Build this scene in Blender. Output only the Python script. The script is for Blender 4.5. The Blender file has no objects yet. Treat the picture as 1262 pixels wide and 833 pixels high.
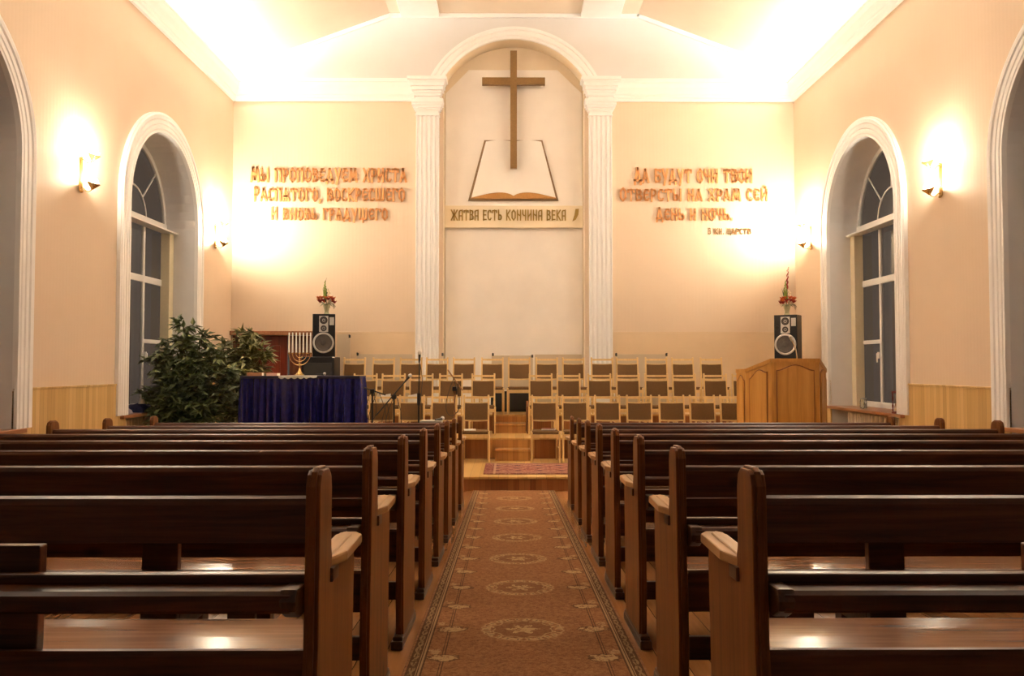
import bpy, bmesh, math, random
from mathutils import Vector, Matrix
R = math.radians
PI = math.pi
random.seed(7)
SC = bpy.context.scene
COL = SC.collection

# ------------------------------------------------------------------ camera, world, lights, exposure
FPX = 1031.0                                    # focal length in pixels of a 1262 px wide frame
EYE = 1.5
cam_d = bpy.data.cameras.new('camera')
cam_d.sensor_width = 36.0
cam_d.lens = FPX / 1262.0 * 36.0
cam_d.clip_start = 0.05
cam = bpy.data.objects.new('camera', cam_d)
COL.objects.link(cam)
cam.location = (0, 0, EYE)
cam.rotation_euler = (R(90 + 1.945), 0, R(-0.28))
SC.camera = cam
vs = SC.view_settings
vs.view_transform = 'Standard'
vs.look = 'None'
vs.gamma = 1.0
vs.use_curve_mapping = False
vs.exposure = 1.20

world = bpy.data.worlds.new('night')
world.use_nodes = True
world.node_tree.nodes['Background'].inputs[0].default_value = (0.62, 0.48, 0.39, 1)
world.node_tree.nodes['Background'].inputs[1].default_value = 0.055
SC.world = world

SCONCE_E = 350.0                                # glow of the lit glass shades
SCONCE_C = (1.0, 0.89, 0.69)
COVE_W = 285.0                                  # each strip of tubes in the cornice
COVE_C = (1.0, 0.985, 0.95)

XL, XR, YB = -4.994, 5.214, 15.1                # left wall, right wall, back wall
CX = 0.11                                       # middle of the nave
ZC0, ZC1 = 6.32, 6.70                           # cornice
SLOPE = 0.0403
def floor_z(y): return 0.365 - SLOPE * y
Y0 = -1.6                                       # open end of the nave behind the camera

def area(name, loc, rot, sx, sy, watts, color):
    l = bpy.data.lights.new(name, 'AREA')
    l.shape = 'RECTANGLE'; l.size = sx; l.size_y = sy; l.energy = watts; l.color = color
    o = bpy.data.objects.new(name, l); COL.objects.link(o)
    o.location = loc; o.rotation_euler = rot
    return o
# fluorescent strips lying in the troughs of the side cornices, shining up on the ceiling
area('cove_strip', (XL + 0.085, 9.6, ZC0 + 0.365), (R(180), 0, 0), 0.08, 10.8, COVE_W, COVE_C)
area('cove_strip', (XR - 0.085, 9.6, ZC0 + 0.365), (R(180), 0, 0), 0.08, 10.8, COVE_W, COVE_C)

# ------------------------------------------------------------------ node helpers
class N:
    """a value in a node tree, with arithmetic"""
    def __init__(s, nt, out): s.nt = nt; s.o = out
    def _b(s, op, b=None, c=None):
        n = s.nt.nodes.new('ShaderNodeMath'); n.operation = op
        for i, v in enumerate((s, b, c)):
            if v is None: continue
            if isinstance(v, N): s.nt.links.new(v.o, n.inputs[i])
            else: n.inputs[i].default_value = v
        return N(s.nt, n.outputs[0])
    def __add__(s, b): return s._b('ADD', b)
    __radd__ = __add__
    def __sub__(s, b): return s._b('SUBTRACT', b)
    def __mul__(s, b): return s._b('MULTIPLY', b)
    __rmul__ = __mul__
    def __truediv__(s, b): return s._b('DIVIDE', b)
    def gt(s, b): return s._b('GREATER_THAN', b)
    def lt(s, b): return s._b('LESS_THAN', b)
    def abs(s): return s._b('ABSOLUTE')
    def floor(s): return s._b('FLOOR')
    def mod(s, b): return s._b('FLOORED_MODULO', b)
    def sqrt(s): return s._b('SQRT')
    def cos(s): return s._b('COSINE')
    def sin(s): return s._b('SINE')
    def atan2(s, b): return s._b('ARCTAN2', b)
    def max(s, b): return s._b('MAXIMUM', b)
    def min(s, b): return s._b('MINIMUM', b)
    def band(s, a, b): return s.gt(a) * s.lt(b)

class Mat:
    def __init__(s, name, rough=0.5, spec=0.5, metal=0.0, coat=0.0):
        s.m = bpy.data.materials.new(name); s.m.use_nodes = True
        s.nt = s.m.node_tree
        s.b = s.nt.nodes['Principled BSDF']
        s.b.inputs['Roughness'].default_value = rough
        s.b.inputs['Metallic'].default_value = metal
        s.b.inputs['Specular IOR Level'].default_value = spec
        s.b.inputs['Coat Weight'].default_value = coat
        s.b.inputs['Coat Roughness'].default_value = 0.15
    def new(s, t): return s.nt.nodes.new(t)
    def link(s, a, b): s.nt.links.new(a, b)
    def coords(s, kind='Object', scale=(1, 1, 1), rnd=0.0, rot=(0, 0, 0)):
        tc = s.new('ShaderNodeTexCoord')
        mp = s.new('ShaderNodeMapping')
        mp.inputs['Scale'].default_value = scale
        mp.inputs['Rotation'].default_value = rot
        s.link(tc.outputs[kind], mp.inputs[0])
        if rnd:
            oi = s.new('ShaderNodeObjectInfo')
            mu = s.new('ShaderNodeMath'); mu.operation = 'MULTIPLY'; mu.inputs[1].default_value = rnd
            s.link(oi.outputs['Random'], mu.inputs[0]); s.link(mu.outputs[0], mp.inputs['Location'])
        return mp.outputs[0]
    def xyz(s, kind='Object'):
        tc = s.new('ShaderNodeTexCoord'); sp = s.new('ShaderNodeSeparateXYZ')
        s.link(tc.outputs[kind], sp.inputs[0])
        return [N(s.nt, sp.outputs[i]) for i in range(3)]
    def noise(s, vec, scale, detail=4, rough=0.55, dist=0.0):
        n = s.new('ShaderNodeTexNoise'); n.inputs['Scale'].default_value = scale
        n.inputs['Detail'].default_value = detail; n.inputs['Roughness'].default_value = rough
        n.inputs['Distortion'].default_value = dist
        if vec is not None: s.link(vec, n.inputs['Vector'])
        return N(s.nt, n.outputs[0])
    def white(s, v):
        n = s.new('ShaderNodeTexWhiteNoise'); n.noise_dimensions = '1D'
        s.link(v.o, n.inputs['W'])
        return N(s.nt, n.outputs[0])
    def ramp(s, v, stops):
        r = s.new('ShaderNodeValToRGB'); e = r.color_ramp.elements
        while len(e) < len(stops): e.new(0.5)
        for i, (p, c) in enumerate(stops):
            e[i].position = p; e[i].color = (*c, 1)
        s.link(v.o if isinstance(v, N) else v, r.inputs[0])
        return r.outputs[0]
    def mix(s, f, a, b, mode='MIX'):
        n = s.new('ShaderNodeMix'); n.data_type = 'RGBA'; n.blend_type = mode
        for v, i in ((f, 0), (a, 6), (b, 7)):
            if isinstance(v, N): s.link(v.o, n.inputs[i])
            elif isinstance(v, (int, float)): n.inputs[i].default_value = v
            elif isinstance(v, tuple): n.inputs[i].default_value = (*v, 1)
            else: s.link(v, n.inputs[i])
        return n.outputs[2]
    def color(s, c):
        if isinstance(c, tuple): s.b.inputs['Base Color'].default_value = (*c, 1)
        else: s.link(c, s.b.inputs['Base Color'])
        return s
    def rough(s, v): s.link(v.o, s.b.inputs['Roughness']); return s
    def bump(s, v, strength=0.2, dist=0.01):
        n = s.new('ShaderNodeBump'); n.inputs['Strength'].default_value = strength
        n.inputs['Distance'].default_value = dist
        s.link(v.o, n.inputs['Height']); s.link(n.outputs[0], s.b.inputs['Normal'])
        return s

def plain(name, c, rough=0.5, spec=0.5, metal=0.0, coat=0.0, var=0.08, scale=30):
    m = Mat(name, rough, spec, metal, coat)
    n = m.noise(m.coords('Object'), scale, 3)
    d = tuple(x * (1 - var) for x in c); l = tuple(min(1, x * (1 + var)) for x in c)
    m.color(m.ramp(n, [(0.3, d), (0.7, l)]))
    return m.m

def wood(name, dark, mid, light, axis=0, rough=0.35, spec=0.5, knots=0.0, sc=1.0, coat=0.0, rnd=17.0):
    """stained wood with the grain along one axis, fine streaks and scattered knots"""
    m = Mat(name, rough, spec, 0, coat)
    s = [14 * sc] * 3; s[axis] = 0.9 * sc
    v = m.coords('Object', tuple(s), rnd)
    n = m.noise(v, 1.6, 6, 0.62, 0.6)
    s2 = [90 * sc] * 3; s2[axis] = 3.0 * sc
    f = m.noise(m.coords('Object', tuple(s2), rnd), 1.0, 3)
    h = n * 0.75 + f * 0.25
    c = m.ramp(h, [(0.30, dark), (0.5, mid), (0.72, light)])
    if knots:
        s3 = [7.0] * 3; s3[axis] = 3.2
        vo = m.new('ShaderNodeTexVoronoi'); vo.inputs['Scale'].default_value = 1.0
        m.link(m.coords('Object', tuple(s3), rnd), vo.inputs['Vector'])
        k = N(m.nt, vo.outputs['Distance'])
        sp = m.new('ShaderNodeSeparateColor'); m.link(vo.outputs['Color'], sp.inputs[0])
        pick = N(m.nt, sp.outputs[0]).gt(1.0 - knots)
        mask = (k * -7.0 + 1.35)._b('ADD', 0).max(0.0).min(1.0) * pick * 0.8
        c = m.mix(mask, c, tuple(x * 0.25 for x in dark))
    m.color(c)
    m.bump(f, 0.08, 0.002)
    return m.m

def planks(name, axis, width, cols, grain, rough=0.35, spec=0.5, seam=0.03, coat=0.0, seamcol=None):
    """boards of one width lying side by side along an axis, each of its own tone"""
    m = Mat(name, rough, spec, 0, coat)
    c = m.xyz()[axis] / width
    w = m.white(c.floor())
    s = [40.0] * 3; s[grain] = 1.5
    g = m.noise(m.coords('Object', tuple(s)), 1.0, 5, 0.6, 0.4)
    v = w * 0.55 + g * 0.45
    col = m.ramp(v, [(0.2, cols[0]), (0.5, cols[1]), (0.8, cols[2])])
    sm = c.mod(1.0).lt(seam)
    m.color(m.mix(sm * 0.75, col, seamcol or tuple(x * 0.35 for x in cols[0])))
    return m.m

M = {}
# painted walls: cream-peach paper with very fine vertical ribs
def wall_mat(name, c, axis):
    m = Mat(name, 0.62, 0.25)
    u = m.xyz()[axis]
    r = (u * 95.0).sin()
    n = m.noise(m.coords('Object'), 1.3, 3)
    m.color(m.ramp(n, [(0.3, tuple(x * 0.96 for x in c)), (0.7, c)]))
    m.bump(r, 0.12, 0.002)
    return m.m
WALLC = (0.73, 0.58, 0.435)
M['wall_side'] = wall_mat('cream_wallpaper_side', WALLC, 1)
M['wall_back'] = wall_mat('cream_wallpaper_back', WALLC, 0)
M['niche_wall'] = wall_mat('cream_wallpaper_niche_lit', (0.86, 0.73, 0.55), 0)  # wall paper lightened: soft light in the niche put into its colour
M['dado'] = plain('cream_oil_paint', (0.72, 0.55, 0.36), 0.4, 0.4, var=0.03, scale=3)
M['white'] = plain('white_plaster', (0.92, 0.905, 0.89), 0.5, 0.35, var=0.02, scale=4)
M['reveal'] = plain('grey_white_paint', (0.78, 0.765, 0.76), 0.55, 0.3, var=0.03, scale=3)
M['tympanum'] = plain('pale_grey_plaster', (0.74, 0.73, 0.715), 0.6, 0.3, var=0.02, scale=2)
M['ceiling'] = plain('peach_ceiling_paint', (0.77, 0.65, 0.52), 0.65, 0.25, var=0.03, scale=2)
M['niche'] = plain('ivory_panel_paint', (0.93, 0.87, 0.80), 0.55, 0.3, var=0.03, scale=2)
M['pvc'] = plain('white_window_plastic', (0.80, 0.80, 0.79), 0.3, 0.5, var=0.01)
M['casing'] = plain('cream_window_casing', (0.78, 0.70, 0.50), 0.5, 0.3, var=0.03)
M['floor'] = planks('lacquered_floor_boards', 0, 0.11, ((0.24, 0.10, 0.035), (0.34, 0.15, 0.05), (0.45, 0.21, 0.075)), 1, 0.22, 0.6)
M['stage_top'] = planks('light_stage_boards', 0, 0.12, ((0.58, 0.35, 0.11), (0.68, 0.43, 0.15), (0.76, 0.51, 0.20)), 1, 0.3, 0.5)
M['stage_riser'] = planks('red_brown_riser_boards', 0, 0.07, ((0.22, 0.075, 0.025), (0.34, 0.125, 0.04), (0.43, 0.18, 0.06)), 2, 0.3, 0.5)
M['step'] = planks('orange_step_boards', 0, 0.075, ((0.48, 0.22, 0.065), (0.60, 0.30, 0.09), (0.68, 0.37, 0.12)), 2, 0.3, 0.5)
M['wainscot'] = planks('pine_wainscot_boards', 1, 0.075, ((0.52, 0.33, 0.125), (0.64, 0.43, 0.175), (0.72, 0.51, 0.23)), 2, 0.38, 0.45, 0.03)
M['pew'] = wood('brown_stained_pine_shaded', (0.020, 0.0055, 0.0025), (0.080, 0.023, 0.0075), (0.165, 0.053, 0.017), 0, 0.32, 0.40, 0.30)  # stained boards, shade of the rear faces put into the colour
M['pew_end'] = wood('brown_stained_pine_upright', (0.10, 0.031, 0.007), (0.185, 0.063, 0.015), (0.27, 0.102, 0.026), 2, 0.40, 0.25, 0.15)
M['pew_seat'] = wood('polished_pine_seat', (0.15, 0.058, 0.024), (0.25, 0.108, 0.045), (0.36, 0.17, 0.075), 0, 0.18, 0.6, 0.12)
M['pew_arm'] = wood('pale_pine_armrest', (0.38, 0.20, 0.075), (0.47, 0.265, 0.11), (0.55, 0.33, 0.15), 1, 0.3, 0.5)  # paler than the other pew wood
M['pew_foot'] = wood('dark_shaded_plinth', (0.035, 0.014, 0.007), (0.07, 0.028, 0.012), (0.11, 0.048, 0.02), 1, 0.35, 0.5)  # shade on the rear of the foot put into the whole colour
M['beech'] = wood('varnished_beech', (0.68, 0.45, 0.18), (0.80, 0.56, 0.25), (0.86, 0.65, 0.33), 2, 0.28, 0.5)
M['pad'] = plain('brown_upholstery', (0.165, 0.090, 0.036), 0.85, 0.15, var=0.22, scale=120)
M['oak'] = wood('golden_oak', (0.40, 0.19, 0.042), (0.52, 0.26, 0.06), (0.62, 0.34, 0.09), 2, 0.3, 0.5, 0, 0.7)
M['oak_trim'] = wood('dark_oak_moulding', (0.18, 0.065, 0.018), (0.24, 0.09, 0.024), (0.30, 0.12, 0.035), 2, 0.3, 0.5)
M['sill'] = wood('brown_sill_board', (0.22, 0.09, 0.035), (0.32, 0.14, 0.06), (0.42, 0.20, 0.09), 1, 0.3, 0.5)
M['brass'] = plain('gilded_brass', (0.66, 0.43, 0.17), 0.26, 0.5, 0.85, var=0.12)
M['gold'] = plain('matt_gold_paint', (0.25, 0.145, 0.05), 0.4, 0.5, 0.35, var=0.08)
M['letter'] = plain('copper_gold_letter', (0.70, 0.32, 0.115), 0.42, 0.5, 0.25, var=0.08)
M['sign_letter'] = plain('olive_gold_letter', (0.40, 0.26, 0.06), 0.4, 0.5, 0.2, var=0.08)
M['sign'] = plain('cream_sign_board', (0.86, 0.74, 0.54), 0.5, 0.3, var=0.02, scale=3)
M['page'] = plain('ivory_page', (0.92, 0.88, 0.82), 0.55, 0.3, var=0.02, scale=3)
M['page_edge'] = plain('gilt_page_edge', (0.50, 0.25, 0.07), 0.4, 0.5, var=0.08)
M['cover'] = plain('brown_book_cover', (0.24, 0.15, 0.07), 0.4, 0.5, var=0.08)
M['black'] = plain('black_vinyl', (0.010, 0.009, 0.009), 0.42, 0.45, var=0.25, scale=60)
M['black_metal'] = plain('black_enamel', (0.012, 0.011, 0.012), 0.3, 0.5, 0.2, var=0.2)
M['grille'] = plain('dark_grey_grille', (0.045, 0.042, 0.040), 0.7, 0.3, var=0.3, scale=300)
M['cone'] = plain('grey_paper_cone', (0.10, 0.085, 0.075), 0.6, 0.3, var=0.15)
M['silver'] = plain('brushed_silver', (0.68, 0.66, 0.63), 0.3, 0.5, 0.5, var=0.06)
M['chrome'] = plain('chrome', (0.75, 0.73, 0.70), 0.15, 0.5, 0.95, var=0.03)
M['bronze'] = plain('warm_bronze_tube', (0.42, 0.20, 0.08), 0.3, 0.5, 0.5, var=0.08)
M['wax'] = plain('white_wax', (0.86, 0.82, 0.76), 0.5, 0.4, var=0.02)
M['lace'] = plain('white_lace', (0.86, 0.83, 0.78), 0.8, 0.2, var=0.1, scale=90)
M['navy'] = plain('navy_satin', (0.010, 0.011, 0.105), 0.26, 0.6, var=0.3, scale=14)
M['navy_top'] = plain('dark_navy_cloth', (0.012, 0.010, 0.035), 0.6, 0.3, var=0.2)
M['paper'] = plain('white_paper', (0.82, 0.79, 0.74), 0.6, 0.3, var=0.03)
M['pink_book'] = plain('pale_pink_cover', (0.72, 0.44, 0.36), 0.5, 0.4, var=0.06)
M['tan_book'] = plain('tan_cover', (0.52, 0.25, 0.11), 0.5, 0.4, var=0.08)
M['plum_book'] = plain('plum_cover', (0.20, 0.06, 0.06), 0.4, 0.4, var=0.1)
M['red_door'] = wood('dark_red_lacquered_wood', (0.10, 0.012, 0.006), (0.20, 0.024, 0.010), (0.28, 0.04, 0.015), 2, 0.3, 0.5)
M['brown_door'] = wood('red_brown_wood', (0.12, 0.03, 0.012), (0.19, 0.055, 0.02), (0.25, 0.085, 0.03), 2, 0.35, 0.5)
M['mahogany'] = wood('mahogany', (0.10, 0.012, 0.008), (0.17, 0.022, 0.014), (0.24, 0.04, 0.02), 2, 0.2, 0.6)
M['stem'] = plain('brown_green_stem', (0.10, 0.075, 0.03), 0.6, 0.3, var=0.2)
M['pot'] = plain('terracotta', (0.36, 0.15, 0.08), 0.7, 0.3, var=0.1)
M['soil'] = plain('potting_soil', (0.035, 0.022, 0.014), 0.9, 0.1, var=0.3)
M['vase'] = plain('celadon_glaze', (0.50, 0.48, 0.30), 0.2, 0.6, var=0.12, scale=12)
M['orange_petal'] = plain('orange_petals', (0.62, 0.13, 0.03), 0.6, 0.3, var=0.25, scale=40)
M['red_petal'] = plain('dark_red_petals', (0.30, 0.025, 0.02), 0.6, 0.3, var=0.25, scale=40)
M['cream_petal'] = plain('cream_petals', (0.82, 0.66, 0.45), 0.6, 0.3, var=0.08, scale=40)
M['bud'] = plain('green_buds', (0.22, 0.30, 0.05), 0.5, 0.3, var=0.15)
M['radiator'] = plain('ivory_radiator_enamel', (0.72, 0.66, 0.56), 0.3, 0.5, var=0.03)
M['grey_case'] = plain('grey_case', (0.34, 0.31, 0.28), 0.45, 0.4, var=0.06)
M['panel'] = plain('greyish_beige_board', (0.58, 0.47, 0.34), 0.35, 0.5, var=0.03, scale=3)
M['denim'] = plain('dark_blue_cloth', (0.03, 0.035, 0.10), 0.85, 0.2, var=0.3, scale=25)
M['dark_cloth'] = plain('black_green_cloth', (0.016, 0.022, 0.024), 0.85, 0.2, var=0.3, scale=25)
M['grey_cloth'] = plain('lilac_grey_cloth', (0.36, 0.33, 0.40), 0.85, 0.2, var=0.1, scale=25)

def leaf_mat(name, a, b):
    m = Mat(name, 0.33, 0.5)
    n = m.noise(m.coords('Object'), 9, 2)
    m.color(m.ramp(n, [(0.3, a), (0.7, b)]))
    return m.m
M['leaf'] = leaf_mat('glossy_green_leaves', (0.060, 0.088, 0.028), (0.165, 0.195, 0.075))
M['leaf_var'] = leaf_mat('yellow_green_leaves', (0.075, 0.085, 0.02), (0.24, 0.22, 0.06))
M['leaf_cream'] = plain('cream_leaf_margin', (0.46, 0.44, 0.24), 0.4, 0.4, var=0.15)

def glow(name, c, e):
    m = Mat(name, 0.4)
    m.color((0.9, 0.85, 0.75))
    m.b.inputs['Emission Color'].default_value = (*c, 1)
    m.b.inputs['Emission Strength'].default_value = e
    return m.m
M['lamp'] = glow('lit_frosted_glass', SCONCE_C, SCONCE_E)
M['lamp_strong'] = glow('lit_frosted_glass_strong_bulb', SCONCE_C, SCONCE_E * 2.2)

# window panes: clear glass with the night behind
def pane_mat():
    m = bpy.data.materials.new('window_glass'); m.use_nodes = True
    nt = m.node_tree; nt.nodes.clear()
    out = nt.nodes.new('ShaderNodeOutputMaterial')
    mx = nt.nodes.new('ShaderNodeMixShader')
    fr = nt.nodes.new('ShaderNodeFresnel'); fr.inputs[0].default_value = 1.55
    tr = nt.nodes.new('ShaderNodeBsdfTransparent'); tr.inputs[0].default_value = (0.75, 0.74, 0.73, 1)
    gl = nt.nodes.new('ShaderNodeBsdfGlossy'); gl.inputs['Roughness'].default_value = 0.015
    nt.links.new(fr.outputs[0], mx.inputs[0]); nt.links.new(tr.outputs[0], mx.inputs[1])
    nt.links.new(gl.outputs[0], mx.inputs[2]); nt.links.new(mx.outputs[0], out.inputs[0])
    return m
M['glass'] = pane_mat()
def clear_glass():
    m = Mat('clear_glass', 0.05, 0.5)
    m.color((0.95, 0.97, 0.95)); m.b.inputs['Transmission Weight'].default_value = 1.0
    return m.m
M['crystal'] = clear_glass()

def carpet_mat():
    m = Mat('patterned_brown_carpet', 0.95, 0.1)
    x, y, z = m.xyz()
    oc = m.coords('Object')
    fine = m.noise(oc, 230, 2)
    mid = m.noise(oc, 55, 3, 0.7)
    blot = m.noise(oc, 34, 2, 0.6)
    base = m.ramp(mid * 0.6 + fine * 0.4, [(0.36, (0.145, 0.058, 0.023)), (0.5, (0.26, 0.115, 0.045)), (0.66, (0.35, 0.178, 0.075))])
    lite = (0.50, 0.335, 0.15); dark = (0.05, 0.023, 0.012)
    P = 0.92
    w = (y - 4.17 + P / 2).mod(P) - P / 2
    rho = (x * x + w * w).sqrt()
    th = w.atan2(x)
    wob = (th * 22.0).cos()
    # wreath of leaves between two radii, beads outside, a spray of blossom in the middle
    ring = rho.band(0.158, 0.198) * ((blot + wob * 0.10).gt(0.47))
    rim = (rho + wob * 0.004).band(0.195, 0.204)
    inner = (rho + (th * 10.0).cos() * 0.008).band(0.140, 0.150) * mid.gt(0.42)
    crown = (rho - (th * 6.0).cos() * 0.022 - 0.066).lt(0.0) * ((blot * 1.0 + mid * 0.8).gt(0.86))
    beads = ((rho.band(0.168, 0.190)) * (wob.gt(0.86)))
    ax = x.abs()
    Q = 0.46
    w2 = (y - 4.17 + Q / 2).mod(Q) - Q / 2
    uu = (ax - 0.352) / 0.075; vv = w2 / 0.055
    e2 = uu * uu + vv * vv + (blot - 0.5) * 2.2
    bloom = e2.lt(0.62) * mid.gt(0.44)
    halo = e2.band(0.62, 1.05)
    side = (((ax - 0.40) / 0.035) * ((ax - 0.40) / 0.035) + ((w2 - 0.09) / 0.05) * ((w2 - 0.09) / 0.05) + (blot - 0.5) * 2.0).lt(0.6)
    l1 = ax.band(0.350, 0.3545).max(ax.band(0.3625, 0.366))
    l2 = ax.band(0.438, 0.4465).max(ax.band(0.4515, 0.4555))
    d2 = ax.band(0.430, 0.438).max(ax.band(0.4465, 0.4515)).max(ax.band(0.4555, 0.461)).max(ax.band(0.492, 0.498))
    bz = (y * 34.0).sin() * 0.009
    vine = ((ax - 0.4765 + bz).abs()).lt(0.006).max((ax - 0.4765 - bz * 0.9).abs().lt(0.004))
    edge = ax.band(0.461, 0.492)
    c = m.mix(rho.lt(0.15) * 0.35, base, (0.14, 0.062, 0.026))
    c = m.mix(edge * 0.72, c, dark)
    c = m.mix(edge * vine * mid.gt(0.44) * 0.38, c, lite)
    c = m.mix((l1 * 0.8).max(d2 * 0.75).max(halo * 0.55), c, dark)
    c = m.mix(l2 * 0.7, c, (0.38, 0.25, 0.12))
    f = (ring * 0.72).max(rim * 0.5).max(inner * 0.6).max(crown * 0.85).max(bloom * 0.85).max(side * mid.gt(0.46) * 0.6)
    c = m.mix(f * 0.82, c, lite)
    c = m.mix(beads * 0.6, c, dark)
    m.color(c)
    m.bump(fine * 0.6 + mid * 0.4, 0.5, 0.004)
    return m.m
M['carpet'] = carpet_mat()

def rug_mat():
    m = Mat('red_oriental_rug', 0.95, 0.1)
    x, y, z = m.xyz()
    oc = m.coords('Object')
    n = m.noise(oc, 17, 3, 0.75); n2 = m.noise(oc, 48, 2, 0.7)
    c = m.ramp(n, [(0.34, (0.075, 0.018, 0.016)), (0.46, (0.21, 0.045, 0.035)), (0.53, (0.36, 0.16, 0.10)), (0.60, (0.13, 0.035, 0.035))])
    dm = (x * 7.0)._b('PINGPONG', 1.0) + (y * 7.0)._b('PINGPONG', 1.0)
    c = m.mix(dm.band(0.85, 1.02) * 0.75, c, (0.50, 0.30, 0.20))
    c = m.mix(dm.lt(0.45) * 0.8, c, (0.07, 0.025, 0.04))
    ed = y.abs().gt(0.44).max(x.abs().gt(0.60))
    ed2 = y.abs().band(0.42, 0.45).max(y.abs().band(0.535, 0.56)).max(x.abs().band(0.58, 0.61))
    c = m.mix(ed * 0.55, c, (0.14, 0.03, 0.026))
    c = m.mix(ed2 * 0.7, c, (0.50, 0.32, 0.21))
    c = m.mix(n2.gt(0.57) * 0.5, c, (0.46, 0.25, 0.17))
    m.color(c); m.bump(n2, 0.4, 0.004)
    return m.m
M['rug'] = rug_mat()

# ------------------------------------------------------------------ mesh helpers
class MB:
    """collects shapes into ONE mesh"""
    def __init__(s): s.b = bmesh.new()
    def _bev(s, geom, off, seg):
        if off: bmesh.ops.bevel(s.b, geom=geom, offset=off, segments=seg, profile=0.6, affect='EDGES', clamp_overlap=True)
    def box(s, x0, x1, y0, y1, z0, z1, bev=0.0, seg=2, mat=None):
        bm = s.b
        v = [bm.verts.new((x, y, z)) for z in (z0, z1) for y in (y0, y1) for x in (x0, x1)]
        f = [(0, 2, 3, 1), (4, 5, 7, 6), (0, 1, 5, 4), (2, 6, 7, 3), (0, 4, 6, 2), (1, 3, 7, 5)]
        fs = [bm.faces.new([v[i] for i in q]) for q in f]
        if mat is not None:
            for q in v: q.co = mat @ q.co
        if bev:
            es = list({e for q in fs for e in q.edges}); s._bev(es, bev, seg)
        return s
    def prism(s, pts, axis, a, b, bev=0.0, seg=2, mat=None):
        """outline pts (two coordinates) extruded along an axis from a to b"""
        def P(p, t):
            q = list(p); q.insert(axis, t); return q
        bm = s.b
        lo = [bm.verts.new(P(p, a)) for p in pts]; hi = [bm.verts.new(P(p, b)) for p in pts]
        n = len(pts)
        fs = [bm.faces.new(lo), bm.faces.new(list(reversed(hi)))]
        for i in range(n): fs.append(bm.faces.new((lo[i], hi[i], hi[(i + 1) % n], lo[(i + 1) % n])))
        bmesh.ops.recalc_face_normals(bm, faces=fs)
        if mat is not None:
            for q in lo + hi: q.co = mat @ q.co
        if bev:
            es = list({e for q in fs[:2] for e in q.edges}); s._bev(es, bev, seg)
        return s
    def tube(s, path, r, seg=8, caps=True):
        path = [Vector(p) for p in path]
        rs = r if isinstance(r, (list, tuple)) else [r] * len(path)
        bm = s.b; rings = []
        up = Vector((0, 0, 1))
        prev = None
        for i, p in enumerate(path):
            t = (path[min(i + 1, len(path) - 1)] - path[max(i - 1, 0)]).normalized()
            if prev is None:
                a = t.cross(up if abs(t.z) < 0.9 else Vector((1, 0, 0))).normalized()
            else:
                a = (prev - t * prev.dot(t)).normalized()
            prev = a; c = t.cross(a)
            rings.append([bm.verts.new(p + (a * math.cos(2 * PI * k / seg) + c * math.sin(2 * PI * k / seg)) * rs[i]) for k in range(seg)])
        for q, w in zip(rings, rings[1:]):
            for k in range(seg): bm.faces.new((q[k], q[(k + 1) % seg], w[(k + 1) % seg], w[k]))
        if caps:
            bm.faces.new(list(reversed(rings[0]))); bm.faces.new(rings[-1])
        return s
    def lathe(s, prof, seg=24, mat=None, sweep=2 * PI, closed=True):
        """profile of (radius, z) turned about z"""
        bm = s.b; rings = []
        for r, z in prof:
            if r < 1e-6: rings.append([bm.verts.new((0, 0, z))])
            else: rings.append([bm.verts.new((r * math.cos(2 * PI * k / seg), r * math.sin(2 * PI * k / seg), z)) for k in range(seg)])
        for a, b in zip(rings, rings[1:]):
            for k in range(seg):
                k2 = (k + 1) % seg
                if len(a) == 1 and len(b) == 1: continue
                if len(a) == 1: bm.faces.new((a[0], b[k2], b[k]))
                elif len(b) == 1: bm.faces.new((a[k], a[k2], b[0]))
                else: bm.faces.new((a[k], a[k2], b[k2], b[k]))
        if mat is not None:
            for a in rings:
                for v in a: v.co = mat @ v.co
        return s
    def ball(s, c, r, seg=10, squash=(1, 1, 1)):
        prof = [(max(0.0, r * math.sin(PI * i / (seg // 2 + 1))), -r * math.cos(PI * i / (seg // 2 + 1))) for i in range(seg // 2 + 2)]
        prof[0] = (0, -r); prof[-1] = (0, r)
        return s.lathe(prof, seg, Matrix.Translation(c) @ Matrix.Diagonal((*squash, 1)))
    def quad(s, a, b, c, d):
        s.b.faces.new([s.b.verts.new(p) for p in (a, b, c, d)]); return s
    def poly(s, pts):
        s.b.faces.new([s.b.verts.new(p) for p in pts]); return s
    def build(s, name, mat, parent=None, smooth=False, recalc=True):
        if recalc: bmesh.ops.recalc_face_normals(s.b, faces=s.b.faces)
        me = bpy.data.meshes.new(name); s.b.to_mesh(me); s.b.free()
        me.materials.append(mat)
        if smooth:
            for p in me.polygons: p.use_smooth = True
            try: me.set_sharp_from_angle(angle=R(38))
            except Exception: pass
        o = bpy.data.objects.new(name, me); COL.objects.link(o)
        if parent: o.parent = parent
        return o

def tag(o, label, cat, group=None, kind=None):
    o['label'] = label; o['category'] = cat
    if group: o['group'] = group
    if kind: o['kind'] = kind
    return o
def struct(o, label=None):
    o['kind'] = 'structure'
    if label: o['label'] = label
    return o
def empty(name, label, cat, loc=(0, 0, 0), rot=(0, 0, 0), group=None):
    o = bpy.data.objects.new(name, None); COL.objects.link(o)
    o.empty_display_size = 0.1
    o.location = loc; o.rotation_euler = rot
    return tag(o, label, cat, group)
KIDS = {}
def copy_tree(o, parent=None):
    c = o.copy(); COL.objects.link(c)
    if parent: c.parent = parent
    for ch in list(o.children): copy_tree(ch, c)
    return c

# ------------------------------------------------------------------ room shell
WIN = [12.12, 7.28]                              # window centres along the nave (right wall sits a little further)
HW, ZS, ZSILL = 1.18, 3.69, 0.87                 # half width, spring line, sill top
WIN_R = [12.29, 7.47]

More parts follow.
